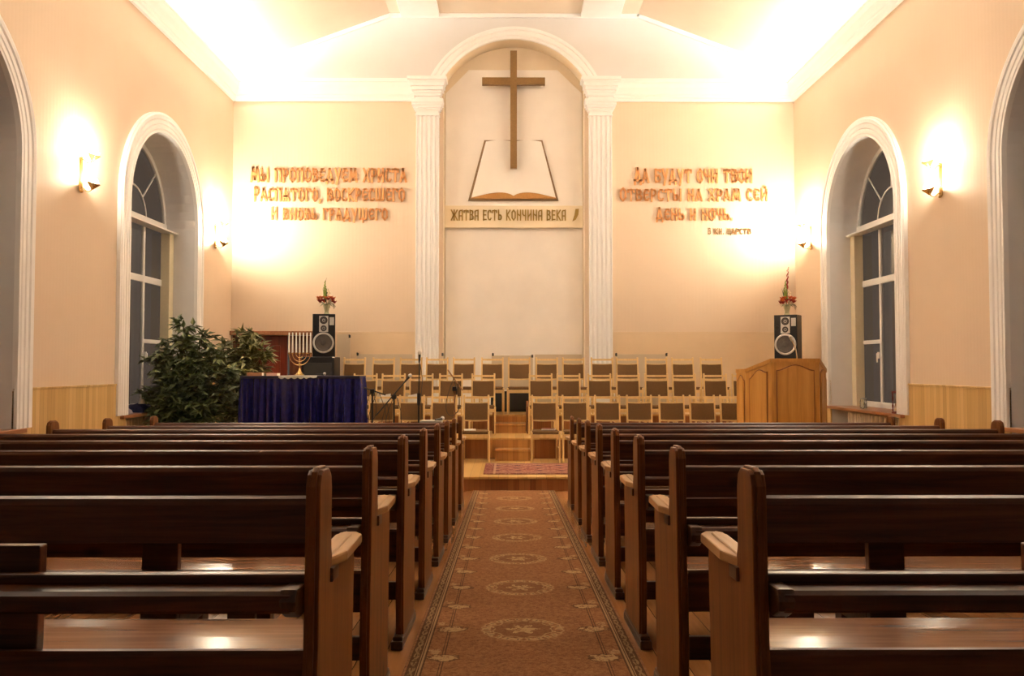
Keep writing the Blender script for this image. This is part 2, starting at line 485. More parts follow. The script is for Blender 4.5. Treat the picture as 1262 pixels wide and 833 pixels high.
def arch_pts(c, hw, zs, n=28):
    return [(c - hw * math.cos(PI * i / n), zs + hw * math.sin(PI * i / n)) for i in range(n + 1)]

def side_wall(name, X, centres, flip):
    m = MB()
    zb, zt = -0.35, 6.96
    def q(y0, y1, z0, z1):
        m.quad((X, y0, z0), (X, y1, z0), (X, y1, z1), (X, y0, z1))
    y = Y0
    for c in sorted(centres):
        q(y, c - HW, zb, zt)
        q(c - HW, c + HW, zb, 0.12)
        a = arch_pts(c, HW, ZS)
        for (ya, za), (yb, zb2) in zip(a, a[1:]):
            m.quad((X, ya, za), (X, yb, zb2), (X, yb, zt), (X, ya, zt))
        y = c + HW
    q(y, YB + 0.02, zb, zt)
    return struct(m.build(name, M['wall_side']))
side_wall('wall_left', XL, WIN, False)
side_wall('wall_right', XR, WIN_R, True)

m = MB()
m.quad((XL - .6, Y0, floor_z(Y0)), (XR + .6, Y0, floor_z(Y0)), (XR + .6, 10.8, floor_z(10.8)), (XL - .6, 10.8, floor_z(10.8)))
struct(m.build('floor', M['floor']))

# back wall with the niche and the small doorway
NH, NR, NZ = 1.285, 1.50, 5.967
YN = 15.47
DX0, DX1, DZ = -4.96, -3.53, 2.06
m = MB()
def bq(x0, x1, z0, z1, y=YB): m.quad((x0, y, z0), (x1, y, z0), (x1, y, z1), (x0, y, z1))
bq(XL - .02, DX0, -0.35, ZC1); bq(DX0, DX1, DZ, ZC1); bq(DX1, CX - NH, -0.35, ZC1); bq(CX + NH, XR + .02, -0.35, ZC1)
struct(m.build('wall_back', M['wall_back']))
EVL, EVR, RIDGE = (XL, 6.90), (XR, 6.88), 7.94
def top_z(x):
    if x < -2.16: return EVL[1] + (RIDGE - EVL[1]) * (x - XL) / (-2.16 - XL)
    if x > 2.38: return EVR[1] + (RIDGE - EVR[1]) * (XR - x) / (XR - 2.38)
    return RIDGE
m = MB()
xs = [XL - .02, -2.16] + [CX - NH + 2 * NH * i / 32 for i in range(33)] + [2.38, XR + .02]
xs = sorted(xs)
def low_z(x):
    d = abs(x - CX)
    return ZC1 if d > NH + 1e-4 else NZ + math.sqrt(max(0, NR * NR - d * d))
for a, b in zip(xs, xs[1:]):
    mid = (a + b) / 2
    inside = abs(mid - CX) < NH
    la, lb = (low_z(a), low_z(b)) if inside else (ZC1, ZC1)
    m.quad((a, YB, la), (b, YB, lb), (b, YB, top_z(b) + 0.02), (a, YB, top_z(a) + 0.02))
struct(m.build('wall_back_gable', M['tympanum']))
# niche: side cheeks, vaulted head, back
m = MB()
arc = [(x, low_z(x)) for x in xs if abs(x - CX) <= NH + 1e-4]
path = [(CX - NH, 0.1)] + arc + [(CX + NH, 0.1)]
for (xa, za), (xb, zb) in zip(path, path[1:]):
    m.quad((xa, YB, za), (xb, YB, zb), (xb, YN, zb), (xa, YN, za))
m.poly([(x, YN, z) for x, z in path])
struct(m.build('wall_niche', M['niche_wall']))
# raised ivory panel with clipped corners on the niche back
m = MB()
PB = YN - 0.035
m.prism([(CX - NH + .012, 0.70), (CX + NH - .012, 0.70), (CX + NH - .012, 6.585), (0.926, 7.03), (-0.73, 7.03), (CX - NH + .012, 6.585)], 1, PB, YN - 0.002, 0.008)
struct(m.build('wall_niche_panel', M['niche']))

# ceiling
m = MB()
prof = [EVL, (-2.16, RIDGE), (2.38, RIDGE), EVR]
prof = [(XL - .05, EVL[1] - .02)] + prof[1:3] + [(XR + .05, EVR[1] - .02)]
for (xa, za), (xb, zb) in zip(prof, prof[1:]):
    m.quad((xa, Y0, za), (xb, Y0, zb), (xb, YB + .03, zb), (xa, YB + .03, za))
struct(m.build('ceiling', M['ceiling']))
# two shallow white ribs under the flat of the ceiling, and the bead where the gable meets it
for i, (a, b) in enumerate(((-1.95, -1.25), (1.33, 2.05))):
    m = MB(); m.box(a, b, Y0, YB - 0.02, RIDGE - 0.07, RIDGE - 0.002, 0.012)
    struct(m.build('trim_%d' % (i + 1), M['white']))
m = MB()
q = [(XL + .02, EVL[1] + .005), (-2.16, RIDGE), (2.38, RIDGE), (XR - .02, EVR[1] + .005)]
for (xa, za), (xb, zb) in zip(q, q[1:]):
    L = math.hypot(xb - xa, zb - za); an = math.atan2(zb - za, xb - xa)
    m.box(-0.02, L + 0.02, -0.05, 0, -0.075, 0.0, 0.012, mat=Matrix.Translation((xa, YB - 0.001, za)) @ Matrix.Rotation(-an, 4, 'Y'))
struct(m.build('trim_3', M['white']))

# cornices: moulded profile (distance from wall, height), with a trough for the lamps on the sides
CP = [(0, 6.32), (0.045, 6.32), (0.05, 6.36), (0.07, 6.385), (0.07, 6.42), (0.085, 6.43), (0.10, 6.47), (0.135, 6.54), (0.15, 6.60), (0.15, 6.63), (0.17, 6.64), (0.17, 6.70), (0.155, 6.70), (0.155, 6.645), (0.02, 6.62), (0, 6.62)]
for nm, X, s in (('trim_left_cornice', XL, 1), ('trim_right_cornice', XR, -1)):
    m = MB(); m.prism([(X + s * p, z) for p, z in CP], 1, Y0, YB)
    struct(m.build(nm, M['white']))
CPB = CP[:12] + [(0, 6.70)]
for nm, xa, xb in (('trim_back_cornice_left', XL, CX - 1.62), ('trim_back_cornice_right', CX + 1.62, XR)):
    m = MB()
    bm = m.b
    A = [bm.verts.new((xa, YB - p, z)) for p, z in CPB]; B = [bm.verts.new((xb, YB - p, z)) for p, z in CPB]
    for i in range(len(A)):
        j = (i + 1) % len(A); bm.faces.new((A[i], A[j], B[j], B[i]))
    bm.faces.new(A); bm.faces.new(B[::-1])
    struct(m.build(nm, M['white']))
# arched moulding round the head of the niche
ARP = [(0, 0), (0, .05), (.045, .05), (.06, .04), (.075, .055), (.14, .055), (.155, .045), (.17, .07), (.22, .07), (.22, 0)]
a0 = math.acos(1.50 / 1.72 * 0.86)
m = MB(); bm = m.b; rings = []
th0 = math.asin((6.70 - NZ) / 1.60)
n = 40
for i in range(n + 1):
    t = th0 - 0.06 + (PI - 2 * th0 + 0.12) * i / n
    rings.append([bm.verts.new((CX + (NR + r) * math.cos(t), YB - p, NZ + (NR + r) * math.sin(t))) for r, p in ARP])
for a, b in zip(rings, rings[1:]):
    for k in range(len(ARP)):
        k2 = (k + 1) % len(ARP); bm.faces.new((a[k], a[k2], b[k2], b[k]))
bm.faces.new(rings[0]); bm.faces.new(rings[-1][::-1])
struct(m.build('trim_niche_arch', M['white'], smooth=True))

# fluted pilasters with flared capitals and the entablature blocks they carry
def pilaster(nm, cx):
    w, d = 0.205, 0.15
    fl = [(cx - w, YB), (cx - w, YB - d)]
    nf = 5; g = 2 * w / nf
    for k in range(nf):
        x0 = cx - w + g * k
        fl += [(x0 + g * .16, YB - d)]
        for t in range(1, 6):
            a = PI * t / 6
            fl.append((x0 + g * .5 - math.cos(a) * g * .34, YB - d + math.sin(a) * .03))
        fl += [(x0 + g * .84, YB - d)]
    fl += [(cx + w, YB - d), (cx + w, YB)]
    m = MB(); m.prism(fl, 2, 0.70, 6.02)
    def blk(e, z0, z1, y1=YB): m.box(cx - w - e, cx + w + e, YB - d - e, y1, z0, z1, min(0.008, (z1 - z0) * .3))
    blk(0.012, 6.02, 6.06); blk(0.0, 6.06, 6.10); blk(0.02, 6.10, 6.13); blk(0.035, 6.13, 6.16); blk(0.055, 6.16, 6.20); blk(0.075, 6.20, 6.25); blk(0.085, 6.25, 6.315)
    blk(0.03, 0.70, 1.02); blk(0.015, 1.02, 1.06)
    struct(m.build(nm, M['white']))
    m = MB()
    blk2 = lambda e, z0, z1: m.box(cx - w - e, cx + w + e, YB - d - e, YB + 0.05, z0, z1, min(0.008, (z1 - z0) * .3))
    for e, z0, z1 in ((0.02, 6.315, 6.37), (0.04, 6.37, 6.43), (0.055, 6.43, 6.47), (0.08, 6.47, 6.54), (0.105, 6.54, 6.61), (0.12, 6.61, 6.64), (0.15, 6.64, 6.70)):
        blk2(e, z0, z1)
    struct(m.build(nm + '_entablature', M['white']))
pilaster('trim_pilaster_left', -1.452)
pilaster('trim_pilaster_right', 1.672)

# lower band of the back wall, of smoother cream paint
for nm, x0, x1 in (('trim_dado_left', DX1 + .02, -1.66), ('trim_dado_right', 1.88, XR - .005)):
    m = MB(); m.box(x0, x1, YB - 0.012, YB - .001, 0.1, 2.10, 0.004); m.box(x0, x1, YB - 0.016, YB - .001, 2.10, 2.125, 0.006)
    struct(m.build(nm, M['dado']))

# doorway in the back corner: brown lintel shelf, dark red leaf and brown panel set back inside
m = MB(); m.box(XL + .005, -3.48, YB - 0.10, YB + .25, DZ, DZ + .075, 0.008)
struct(m.build('trim_door_lintel', M['sill']))
m = MB(); m.box(DX0, DX0 + .04, YB, YB + .3, 0.12, DZ, .004); m.box(DX1 - .04, DX1, YB, YB + .3, 0.12, DZ, .004)
struct(m.build('trim_door_jamb', M['brown_door']))
d1 = MB(); d1.box(DX0 + .04, -4.02, YB + .16, YB + .20, 0.12, DZ, 0.006)
d1 = struct(d1.build('door_1', M['red_door']))
m = MB()
for z0, z1 in ((0.32, 0.95), (1.10, 1.88)):
    m.box(DX0 + .16, -4.14, YB + .145, YB + .165, z0, z1, 0.012)
m.build('door_panel', M['red_door'], d1)
m = MB(); m.lathe([(0, -.02), (.012, -.02), (.012, .0), (.022, .005), (.025, .02), (.018, .034), (0, .036)], 14, Matrix.Translation((-4.10, YB + .145, 1.1)) @ Matrix.Rotation(R(90), 4, 'X'))
m.build('door_handle', M['brass'], d1, True)
m = MB(); m.box(-3.99, DX1 - .04, YB + .20, YB + .24, 0.12, DZ, 0.006)
m.box(-3.93, -3.63, YB + .185, YB + .205, 0.3, 1.9, 0.012)
struct(m.build('door_2', M['brown_door']))

# ---- windows
NWIN = [0]
def window(X, s, c):
    """s: +1 when outside lies towards +x"""
    NWIN[0] += 1; n = NWIN[0]
    D0, D1 = 0.45, 0.49
    def P(u, v, z): return Vector((X + s * v, c + u, z))
    def bx(mb, u0, u1, v0, v1, z0, z1, bev=0.006):
        xa, xb = sorted((X + s * v0, X + s * v1))
        mb.box(xa, xb, c + u0, c + u1, z0, z1, bev)
    # frame with mullions, rails and the fan of the head
    f = MB()
    def ring(r0, r1, v0, v1, a0=0, a1=PI, k=30):
        bm = f.b; rr = []
        for i in range(k + 1):
            a = a0 + (a1 - a0) * i / k
            rr.append([bm.verts.new(P(r * math.cos(a), v, ZS + r * math.sin(a))) for r, v in ((r0, v0), (r1, v0), (r1, v1), (r0, v1))])
        for a, b in zip(rr, rr[1:]):
            for j in range(4): bm.faces.new((a[j], a[(j + 1) % 4], b[(j + 1) % 4], b[j]))
        bm.faces.new(rr[0]); bm.faces.new(rr[-1][::-1])
    ring(HW - .075, HW, D0, D1)
    ring(0.46, 0.482, D0 + .012, D0 + .03)
    for a in (45, 90, 135):
        ca, sa = math.cos(R(a)), math.sin(R(a))
        mt = Matrix.Translation((X + s * (D0 + .021), c, ZS)) @ Matrix.Rotation(R(a), 4, 'X')
        f.box(-.009, .009, .47, HW - .05, -.011, .011, .003, mat=mt)
    bx(f, -HW, HW, D0 - .01, D1, ZS - .075, ZS + .06)
    bx(f, -HW, -HW + .075, D0, D1, ZSILL, ZS); bx(f, HW - .075, HW, D0, D1, ZSILL, ZS)
    for u in (-0.39, 0.39): bx(f, u - .030, u + .030, D0, D1, ZSILL, ZS)
    bx(f, -HW, HW, D0, D1, ZSILL, ZSILL + .085)
    bx(f, -HW, HW, D0 + .002, D1, 2.76, 2.86)
    for u0, u1 in ((-HW + .05, -0.39), (0.39, HW - .05)): bx(f, u0, u1, D0 + .004, D1, 1.85, 1.91)
    win = struct(f.build('window_%d' % n, M['pvc']))
    # one pane per light
    v = D0 + .022
    g = MB(); g.poly([P(1.14 * math.cos(PI * i / 30), v, ZS + 1.14 * math.sin(PI * i / 30)) for i in range(31)][::-s]); g.build('window_pane', M['glass'], win, recalc=False)
    for u0, u1 in ((-HW + .05, -.39), (-.39, .39), (.39, HW - .05)):
        for z0, z1 in ((ZSILL + .05, 2.8), (2.8, ZS)):
            g = MB(); g.poly([P(u0, v, z0), P(u1, v, z0), P(u1, v, z1), P(u0, v, z1)][::-s]); g.build('window_pane', M['glass'], win, recalc=False)
    h = MB(); bx(h, .43 - .0, .45, D0 - .03, D0, 1.62, 1.72, .004); bx(h, .43, .45, D0 - .045, D0 - .028, 1.56, 1.70, .004)
    h.build('window_handle', M['pvc'], win)
    # plastered reveal
    r = MB()
    a = [(-HW, ZSILL - .05)] + [(u - c, z) for u, z in arch_pts(c, HW, ZS)] + [(HW, ZSILL - .05)]
    for (ua, za), (ub, zb) in zip(a, a[1:]): r.quad(P(ua, 0, za), P(ub, 0, zb), P(ub, .52, zb), P(ua, .52, za))
    r.build('window_reveal', M['reveal'], win, True)
    # cream casing boards beside the glazing and the thin ledge above them
    k = MB(); bx(k, HW - .16, HW - .002, .33, D0 + .02, ZSILL, ZS - .09); bx(k, -HW + .002, -HW + .16, .33, D0 + .02, ZSILL, ZS - .09)
    k.build('window_casing', M['casing'], win)
    k = MB(); bx(k, -HW + .002, HW - .002, .26, D0, ZS - .10, ZS - .075, .004); k.build('window_ledge', M['pvc'], win)
    # niche for the radiator under the sill
    k = MB()
    k.quad(P(-HW, 0, .12), P(-HW, .42, .12), P(-HW, .42, ZSILL - .05), P(-HW, 0, ZSILL - .05))
    k.quad(P(HW, 0, .12), P(HW, .42, .12), P(HW, .42, ZSILL - .05), P(HW, 0, ZSILL - .05))
    k.quad(P(-HW, .42, .12), P(HW, .42, .12), P(HW, .42, ZSILL - .05), P(-HW, .42, ZSILL - .05))
    k.quad(P(-HW, 0, .12), P(HW, 0, .12), P(HW, .42, .12), P(-HW, .42, .12))
    k.build('window_niche', M['reveal'], win)
    k = MB(); bx(k, -HW - .16, HW + .16, -.075, D0 + .01, ZSILL - .045, ZSILL, .01)
    k.build('window_sill', M['sill'], win)
    # ribbed architrave swept round the opening
    prof = [(0, 0), (0, .055), (.03, .055), (.042, .038), (.056, .055), (.10, .055), (.114, .036), (.128, .055), (.175, .055), (.19, .034), (.205, .06), (.245, .065), (.262, .05), (.28, .05), (.28, 0)]
    t = MB(); bm = t.b; rr = []
    for z in (ZSILL, 2.2):
        rr.append([bm.verts.new(P(HW + q, -p, z)) for q, p in prof])
    for i in range(41):
        an = PI * i / 40
        rr.append([bm.verts.new(P((HW + q) * math.cos(an), -p, ZS + (HW + q) * math.sin(an))) for q, p in prof])
    for z in (2.2, ZSILL):
        rr.append([bm.verts.new(P(-HW - q, -p, z)) for q, p in prof])
    for a, b in zip(rr, rr[1:]):
        for j in range(len(prof)):
            j2 = (j + 1) % len(prof); bm.faces.new((a[j], a[j2], b[j2], b[j]))
    bm.faces.new(rr[0]); bm.faces.new(rr[-1][::-1])
    struct(t.build('trim_window_%d' % n, M['white'], smooth=True))
for c in WIN: window(XL, -1, c)
for c in WIN_R: window(XR, 1, c)

# pine wainscot along the side walls, between the window niches
def wainscot(nm, X, s, cs):
    cs = sorted(cs); m = MB()
    spans = [(cs[0] + HW, cs[1] - HW), (cs[1] + HW, YB - .03), (Y0, cs[0] - HW)]
    for a, b in spans:
        xa, xb = sorted((X + s * .002, X + s * .022)); m.box(xa, xb, a, b, -.30, 1.255, .002)
        xa, xb = sorted((X + s * .002, X + s * .032)); m.box(xa, xb, a, b, 1.255, 1.28, .006)
    return struct(m.build(nm, M['wainscot']))
wainscot('trim_wainscot_left', XL, 1, WIN)
wainscot('trim_wainscot_right', XR, -1, WIN_R)

# ---- stage with two choir tiers and steps
def step(nm, x0, x1, y0, y1, z0, z1, mtop, mris, nose=.025):
    m = MB(); m.box(x0, x1, y0 - nose, y1, z1 - .03, z1, .008)
    t = struct(m.build(nm, mtop))
    m = MB(); m.box(x0 + .003, x1 - .003, y0, y1, z0, z1 - .03)
    m.build('riser', mris, t)
    return t
ZST, ZT2, ZT3 = 0.12, 0.431, 0.703
step('stage_platform', XL + .03, XR - .03, 10.54, YB - .002, -.2, ZST, M['stage_top'], M['stage_riser'])
TX0, TX1 = -2.84, XR - .04
step('choir_tier', TX0, TX1, 12.60, YB - .02, ZST, ZT2, M['stage_top'], M['stage_riser'])
step('choir_tier_upper', TX0, TX1, 13.95, YB - .02, ZT2, ZT3, M['stage_top'], M['stage_riser'])
struct(MB().box(CX - NH + .01, CX + NH - .01, YB - .02, YN - .04, ZST, ZT3).build('choir_tier_niche_floor', M['stage_top']))
step('stage_step', -0.19, 0.33, 12.30, 12.572, ZST, ZST + .165, M['step'], M['step'], .015)
struct(MB().box(-.30, .40, 12.585, 12.599, ZST + .01, ZT2 - .03, .003).build('stage_step_facing', M['step']))
step('stage_step_upper', -0.20, 0.29, 13.45, 13.922, ZT2, ZT2 + .15, M['step'], M['step'], .015)
struct(MB().box(-.26, .36, 13.935, 13.949, ZT2 + .01, ZT3 - .03, .003).build('stage_step_upper_facing', M['step']))
for x0 in (-.245, .30):
    m = MB(); m.prism([(13.35, ZT2), (13.40, ZT2 + .36), (13.46, ZT2 + .42), (13.92, ZT2 + .50), (13.92, ZT2)], 0, x0, x0 + .038, .008)
    struct(m.build('stage_step_cheek', M['pew_end']))

# carpet runner up the aisle, and the rug on the stage
TILT = -math.atan(SLOPE)
def on_floor(o, x, y, rz=0.0, dz=0.0):
    o.location = (x, y, floor_z(y) + dz); o.rotation_euler = (TILT, 0, rz)
m = MB(); m.box(-.510, .510, -1.2, 10.53, 0.002, .010, .003, 1)
o = m.build('carpet_runner', M['carpet']); on_floor(o, 0.073, 0)
tag(o, 'long brown carpet runner with pale floral medallions down the aisle', 'carpet')
m = MB(); m.box(-.735, .735, -.585, .585, 0, .010, .003, 1)
o = m.build('rug', M['rug']); o.location = (.42, 11.33, ZST + .001)
tag(o, 'small red patterned oriental rug lying on the stage before the steps', 'rug')

# ------------------------------------------------------------------ pews
def make_pew(s, L):
    """s=-1: runs to the left from the aisle end at x=0; s=+1: to the right. y=0 is the rear face."""
    root = bpy.data.objects.new('church_pew', None); COL.objects.link(root); root.empty_display_size = .2
    def X(a, b):
        a, b = s * a, s * b
        return (min(a, b), max(a, b))
    def end_panel(x0, inner):
        # silhouette of the end board: post at the back, broad panel under the armrest
        m = MB()
        def prof(g):
            return [(0.012 - g, .05), (0.0 - g, .10), (-.010 - g, .30), (-.008 - g, .48), (0.0 - g, .54), (0.0 - g, .925), (.012, .952 + g), (.03, .962 + g), (.10, .962 + g), (.125 + g, .945), (.135 + g, .915), (.140 + g, .76), (.165 + g, .705), (.455 + g, .705), (.462 + g, .66), (.452 + g, .40), (.448 + g, .05)]
        a, b = X(x0, x0 + .036)
        m.prism(prof(0), 0, a, b, .004)
        a, b = X(x0 + .010, x0 + .026)
        m.prism(prof(.007), 0, a, b, .003)
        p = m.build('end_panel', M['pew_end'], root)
        # armrest with rounded front, a shallow bead along its outer edge
        m = MB()
        x_out = x0 - .026; x_in = x0 + .05
        if inner: x_out, x_in = x0 + .062, x0 - .014
        pts = [(x_in, .135), (x_in, .43), (x_in + (x_out - x_in) * .2, .475), (x_in + (x_out - x_in) * .7, .478), (x_out, .44), (x_out, .22), (x_in + (x_out - x_in) * .62, .135)]
        tilt = Matrix.Translation((0, .14, .72)) @ Matrix.Rotation(R(2.4), 4, 'X') @ Matrix.Translation((0, -.14, -.72))
        m.prism([(s * u, v) for u, v in pts], 2, .705, .732, .006, 2, tilt)
        xi = x_in + (x_out - x_in) * .15; xo = x_in + (x_out - x_in) * .62
        m.prism([(s * xi, .14), (s * xi, .43), (s * (xi + xo) / 2, .455), (s * xo, .43), (s * xo, .14)], 2, .730, .737, .003, 1, tilt)
        m.build('armrest', M['pew_arm'], root)
        m = MB(); a, b = X(min(x_in, x_out) + .018, min(x_in, x_out) + .058); m.box(a, b, .125, .20, .672, .708, .004)
        m.build('armrest_bracket', M['pew_foot'], root)
        m = MB(); a, b = X(x0 - .004, x0 + .050)
        m.box(a, b, -.055, .50, 0, .038, .006); a, b = X(x0 - .002, x0 + .044); m.box(a, b, -.040, .485, .036, .056, .008)
        m.build('plinth', M['pew_foot'], root)
    end_panel(0, False); end_panel(L - .036, True)
    a, b = X(.03, L - .03)
    # top board with rounded upper edge
    m = MB(); m.prism([(.030, .786), (.030, .878), (.038, .892), (.052, .898), (.068, .892), (.074, .880), (.066, .786)], 0, a, b, .003)
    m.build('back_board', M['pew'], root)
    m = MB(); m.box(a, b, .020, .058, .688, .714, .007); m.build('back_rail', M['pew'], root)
    c, d = X(.05, L - .05)
    m = MB(); m.prism([(.060, .690), (-.055, .690), (-.068, .682), (-.068, .648), (-.060, .640), (.060, .640)], 0, c, d, .006)
    m.build('book_shelf', M['pew'], root)
    for q in (.037, L - .077):
        e, f = X(q, q + .040); m = MB(); m.prism([(.05, .622), (-.02, .622), (-.066, .645), (-.072, .668), (-.060, .694), (.05, .694)], 0, e, f, .006)
        m.build('shelf_bracket', M['pew_foot'], root)
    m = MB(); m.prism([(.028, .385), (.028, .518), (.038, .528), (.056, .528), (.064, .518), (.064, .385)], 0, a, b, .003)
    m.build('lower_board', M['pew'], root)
    tilt = Matrix.Translation((0, .06, .455)) @ Matrix.Rotation(R(2.0), 4, 'X')
    m = MB(); m.prism([(0, 0), (0, .032), (.385, .032), (.405, .026), (.41, .012), (.40, 0)], 0, a, b, .003, 2, tilt)
    m.build('seat', M['pew_seat'], root)
    m = MB(); m.box(a, b, .40, .425, .395, .465, .004); m.build('seat_apron', M['pew'], root)
    for q in (.705, L - .835):
        e, f = X(q, q + .13)
        m = MB(); m.box(e, f, .066, .10, 0, .775, .004); m.box(e, f, .10, .40, .30, .455, .004); m.box(e, f, .33, .40, 0, .31, .004)
        m.build('brace', M['pew'], root)
    m = MB(); m.box(a, b, .20, .232, .165, .25, .005); m.build('stretcher', M['pew'], root)
    return root
ORD = ['first', 'second', 'third', 'fourth', 'fifth', 'sixth', 'seventh', 'eighth']
PEW_Y = [1.995, 2.95, 3.90, 4.86, 5.81, 6.76, 7.70, 8.72]
PEW_XL = [-.452, -.482, -.482, -.480, -.478, -.480, -.482, -.482]
PEW_XR = [.590, .598, .607, .616, .625, .634, .643, .655]
def pew_label(i, side):
    if i == 0: return 'nearest pew of the block %s of the aisle, dark brown stained pine' % side
    if i == 7: return 'front pew by the stage in the block %s of the aisle, brown stained pine' % side
    return 'brown stained pine pew, %s row from the stage in the block %s of the aisle' % (ORD[7 - i], side)
for s, xs_, side, L in ((-1, PEW_XL, 'left', 3.25), (1, PEW_XR, 'right', 3.40)):
    proto = make_pew(s, L)
    for i in range(8):
        o = proto if i == 0 else copy_tree(proto)
        on_floor(o, xs_[i], PEW_Y[i], 0, .001)
        tag(o, pew_label(i, side), 'pew', 'church pews')

# ------------------------------------------------------------------ choir chairs
def make_chair():
    root = bpy.data.objects.new('choir_chair', None); COL.objects.link(root); root.empty_display_size = .1
    W = .180
    for sx in (-1, 1):
        x = sx * W
        m = MB(); m.prism([(-.018, 0), (.016, 0), (.018, .45), (.085, .945), (.075, .955), (.058, .950), (-.014, .46)], 0, x - .014, x + .014, .005)
        m.build('leg', M['beech'], root)
    for sx in (-1, 1):
        x = sx * .200
        m = MB(); m.prism([(-.415, 0), (-.39, 0), (-.38, .425), (-.39, .437), (-.41, .437), (-.42, .425)], 0, x - .014, x + .014, .005)
        m.build('leg', M['beech'], root)
    def curve_bar(z0, z1, yc, depth, t, name, mat, bow=.02, n=8, arch=0.0):
        """a bar between the posts, bowed backwards"""
        m = MB(); bm = m.b; rr = []
        for i in range(n + 1):
            u = -1 + 2 * i / n; x = u * (W - .012); y = yc + bow * (1 - u * u)
            az = arch * (1 - u * u)
            rr.append([bm.verts.new((x, y - t / 2, z0 + az)), bm.verts.new((x, y + t / 2, z0 + az)), bm.verts.new((x, y + t / 2 + depth, z1 + az)), bm.verts.new((x, y - t / 2 + depth, z1 + az))])
        for a, b in zip(rr, rr[1:]):
            for j in range(4): bm.faces.new((a[j], a[(j + 1) % 4], b[(j + 1) % 4], b[j]))
        bm.faces.new(rr[0]); bm.faces.new(rr[-1][::-1])
        return m.build(name, mat, root, True)
    curve_bar(.897, .930, .064, .004, .018, 'top_rail', M['beech'], .012)
    curve_bar(.828, .850, .046, .003, .030, 'back_rail', M['beech'], .014, arch=-.008)
    curve_bar(.592, .834, .012, .034, .034, 'backrest', M['pad'], .016, arch=-.006)
    curve_bar(.570, .594, .012, .003, .030, 'back_rail', M['beech'], .014, arch=-.008)
    # padded seat, wider at the front
    def trap(w0, w1, y0, y1): return [(-w0, y0), (w0, y0), (w1, y1), (-w1, y1)]
    m = MB(); m.prism(trap(.198, .172, -.405, -.02), 2, .405, .452, .016, 3); m.build('seat', M['pad'], root, True)
    m = MB(); m.prism(trap(.196, .176, -.40, -.01), 2, .350, .404, .004); m.build('seat_frame', M['beech'], root)
    for sx in (-1, 1):
        m = MB(); m.tube([(sx * .205, -.40, .20), (sx * .182, 0, .20)], .009, 8); m.build('stretcher', M['beech'], root, True)
    return root
ROWS = [
    ('front', 12.45, 12.52, ZST,
     [(454, 488.6), (491.8, 524.8), (531.8, 564), (570.6, 604)], [],
     [(653.8, 687.5), (691, 725), (731, 765), (770.5, 804), (810, 844), (847.5, 882), (885.5, 919)]),
    ('middle', 13.53, 13.60, ZT2,
     [(437, 465), (470, 501), (504, 535.6), (540, 572), (580.5, 611)], [],
     [(651, 681.5), (685, 716), (723, 754), (758, 789), (793, 824.5), (827, 858), (865, 897), (900.5, 932)]),
    ('back', 14.43, 14.50, ZT3,
     [(423, 452), (459, 487.5), (493, 521), (525, 553), (558, 586), (592.7, 621)], [],
     [(625.7, 654), (659.5, 688), (692.5, 720.5), (727.5, 756), (758.5, 787), (794, 823), (826.5, 855.5), (862, 890.5)]),
]
def nth(k, n):
    return 'first' if k == 0 else ORD[k]
proto = None
CHAIRS = {}
for row, yo, yb, z, left, extra, right in ROWS:
    cs = [((a + b) / 2, 'left') for a, b in left] + [(e, 'left') for e in extra] + [((a + b) / 2, 'right') for a, b in right]
    for side in ('left', 'right'):
        mine = sorted([c for c, sd in cs if sd == side], reverse=(side == 'left'))
        for k, px in enumerate(mine):
            if proto is None: proto = o = make_chair()
            else: o = copy_tree(proto)
            o.location = ((px - 626) * yb / FPX, yo, z)
            o.rotation_euler = (0, 0, R(random.uniform(-.6, .6)))
            tag(o, 'beech choir chair with brown pad, %s %s of the steps in the %s row' % (nth(k, len(mine)), side, row), 'chair', 'choir chairs')
            CHAIRS[(row, side, k)] = o

# booklets and sheets left on the chairs
def booklet(name, label, cat, w, d, t, mat, loc, rz=0.0, page=True):
    root = empty(name, label, cat, loc, (0, 0, R(rz)))
    m = MB(); m.box(-w / 2, w / 2, -d / 2, d / 2, 0, .003, .001, 1); m.box(-w / 2, w / 2, -d / 2, d / 2, t - .003, t, .001, 1); m.box(-w / 2, -w / 2 + .003, -d / 2, d / 2, 0.002, t - .002)
    m.build('cover', mat, root)
    m = MB(); m.box(-w / 2 + .003, w / 2 - .004, -d / 2 + .004, d / 2 - .004, .003, t - .003); m.build('page_block', M['page'], root)
    return root
c = CHAIRS[('front', 'left', 0)].location
booklet('booklet', 'white booklet lying on the front row chair just left of the steps', 'book', .17, .12, .016, M['paper'], (c.x - .08, c.y - .27, ZST + .4535), 6)
c = CHAIRS[('front', 'right', 0)].location
booklet('hymn_book', 'plum hymn book with white page edges on the chair just right of the steps', 'book', .20, .14, .022, M['plum_book'], (c.x + .05, c.y - .22, ZST + .4535), -8)
def leaning_sheet(px, label, w):
    m = MB(); bm = m.b; n = 6; rr = []
    for i in range(n + 1):
        u = -.5 + i / n
        rr.append([bm.verts.new((u * w, 0.006 * math.sin(i * 1.3), .0)), bm.verts.new((u * w * .96, .066 + .005 * math.cos(i), .165 + .03 * u))])
    for a, b in zip(rr, rr[1:]): bm.faces.new((a[0], b[0], b[1], a[1]))
    bmesh.ops.solidify(bm, geom=bm.faces[:], thickness=.002)
    o = m.build('song_sheet', M['paper']); o.location = ((px - 626) * 13.32 / FPX, 13.36, ZT2 + .455)
    tag(o, label, 'paper', 'song sheets')
leaning_sheet(474, 'white sheet propped on a middle row chair behind the two boom microphone stands', .18)
leaning_sheet(508, 'white sheet propped on a middle row chair behind the tall upright microphone', .15)

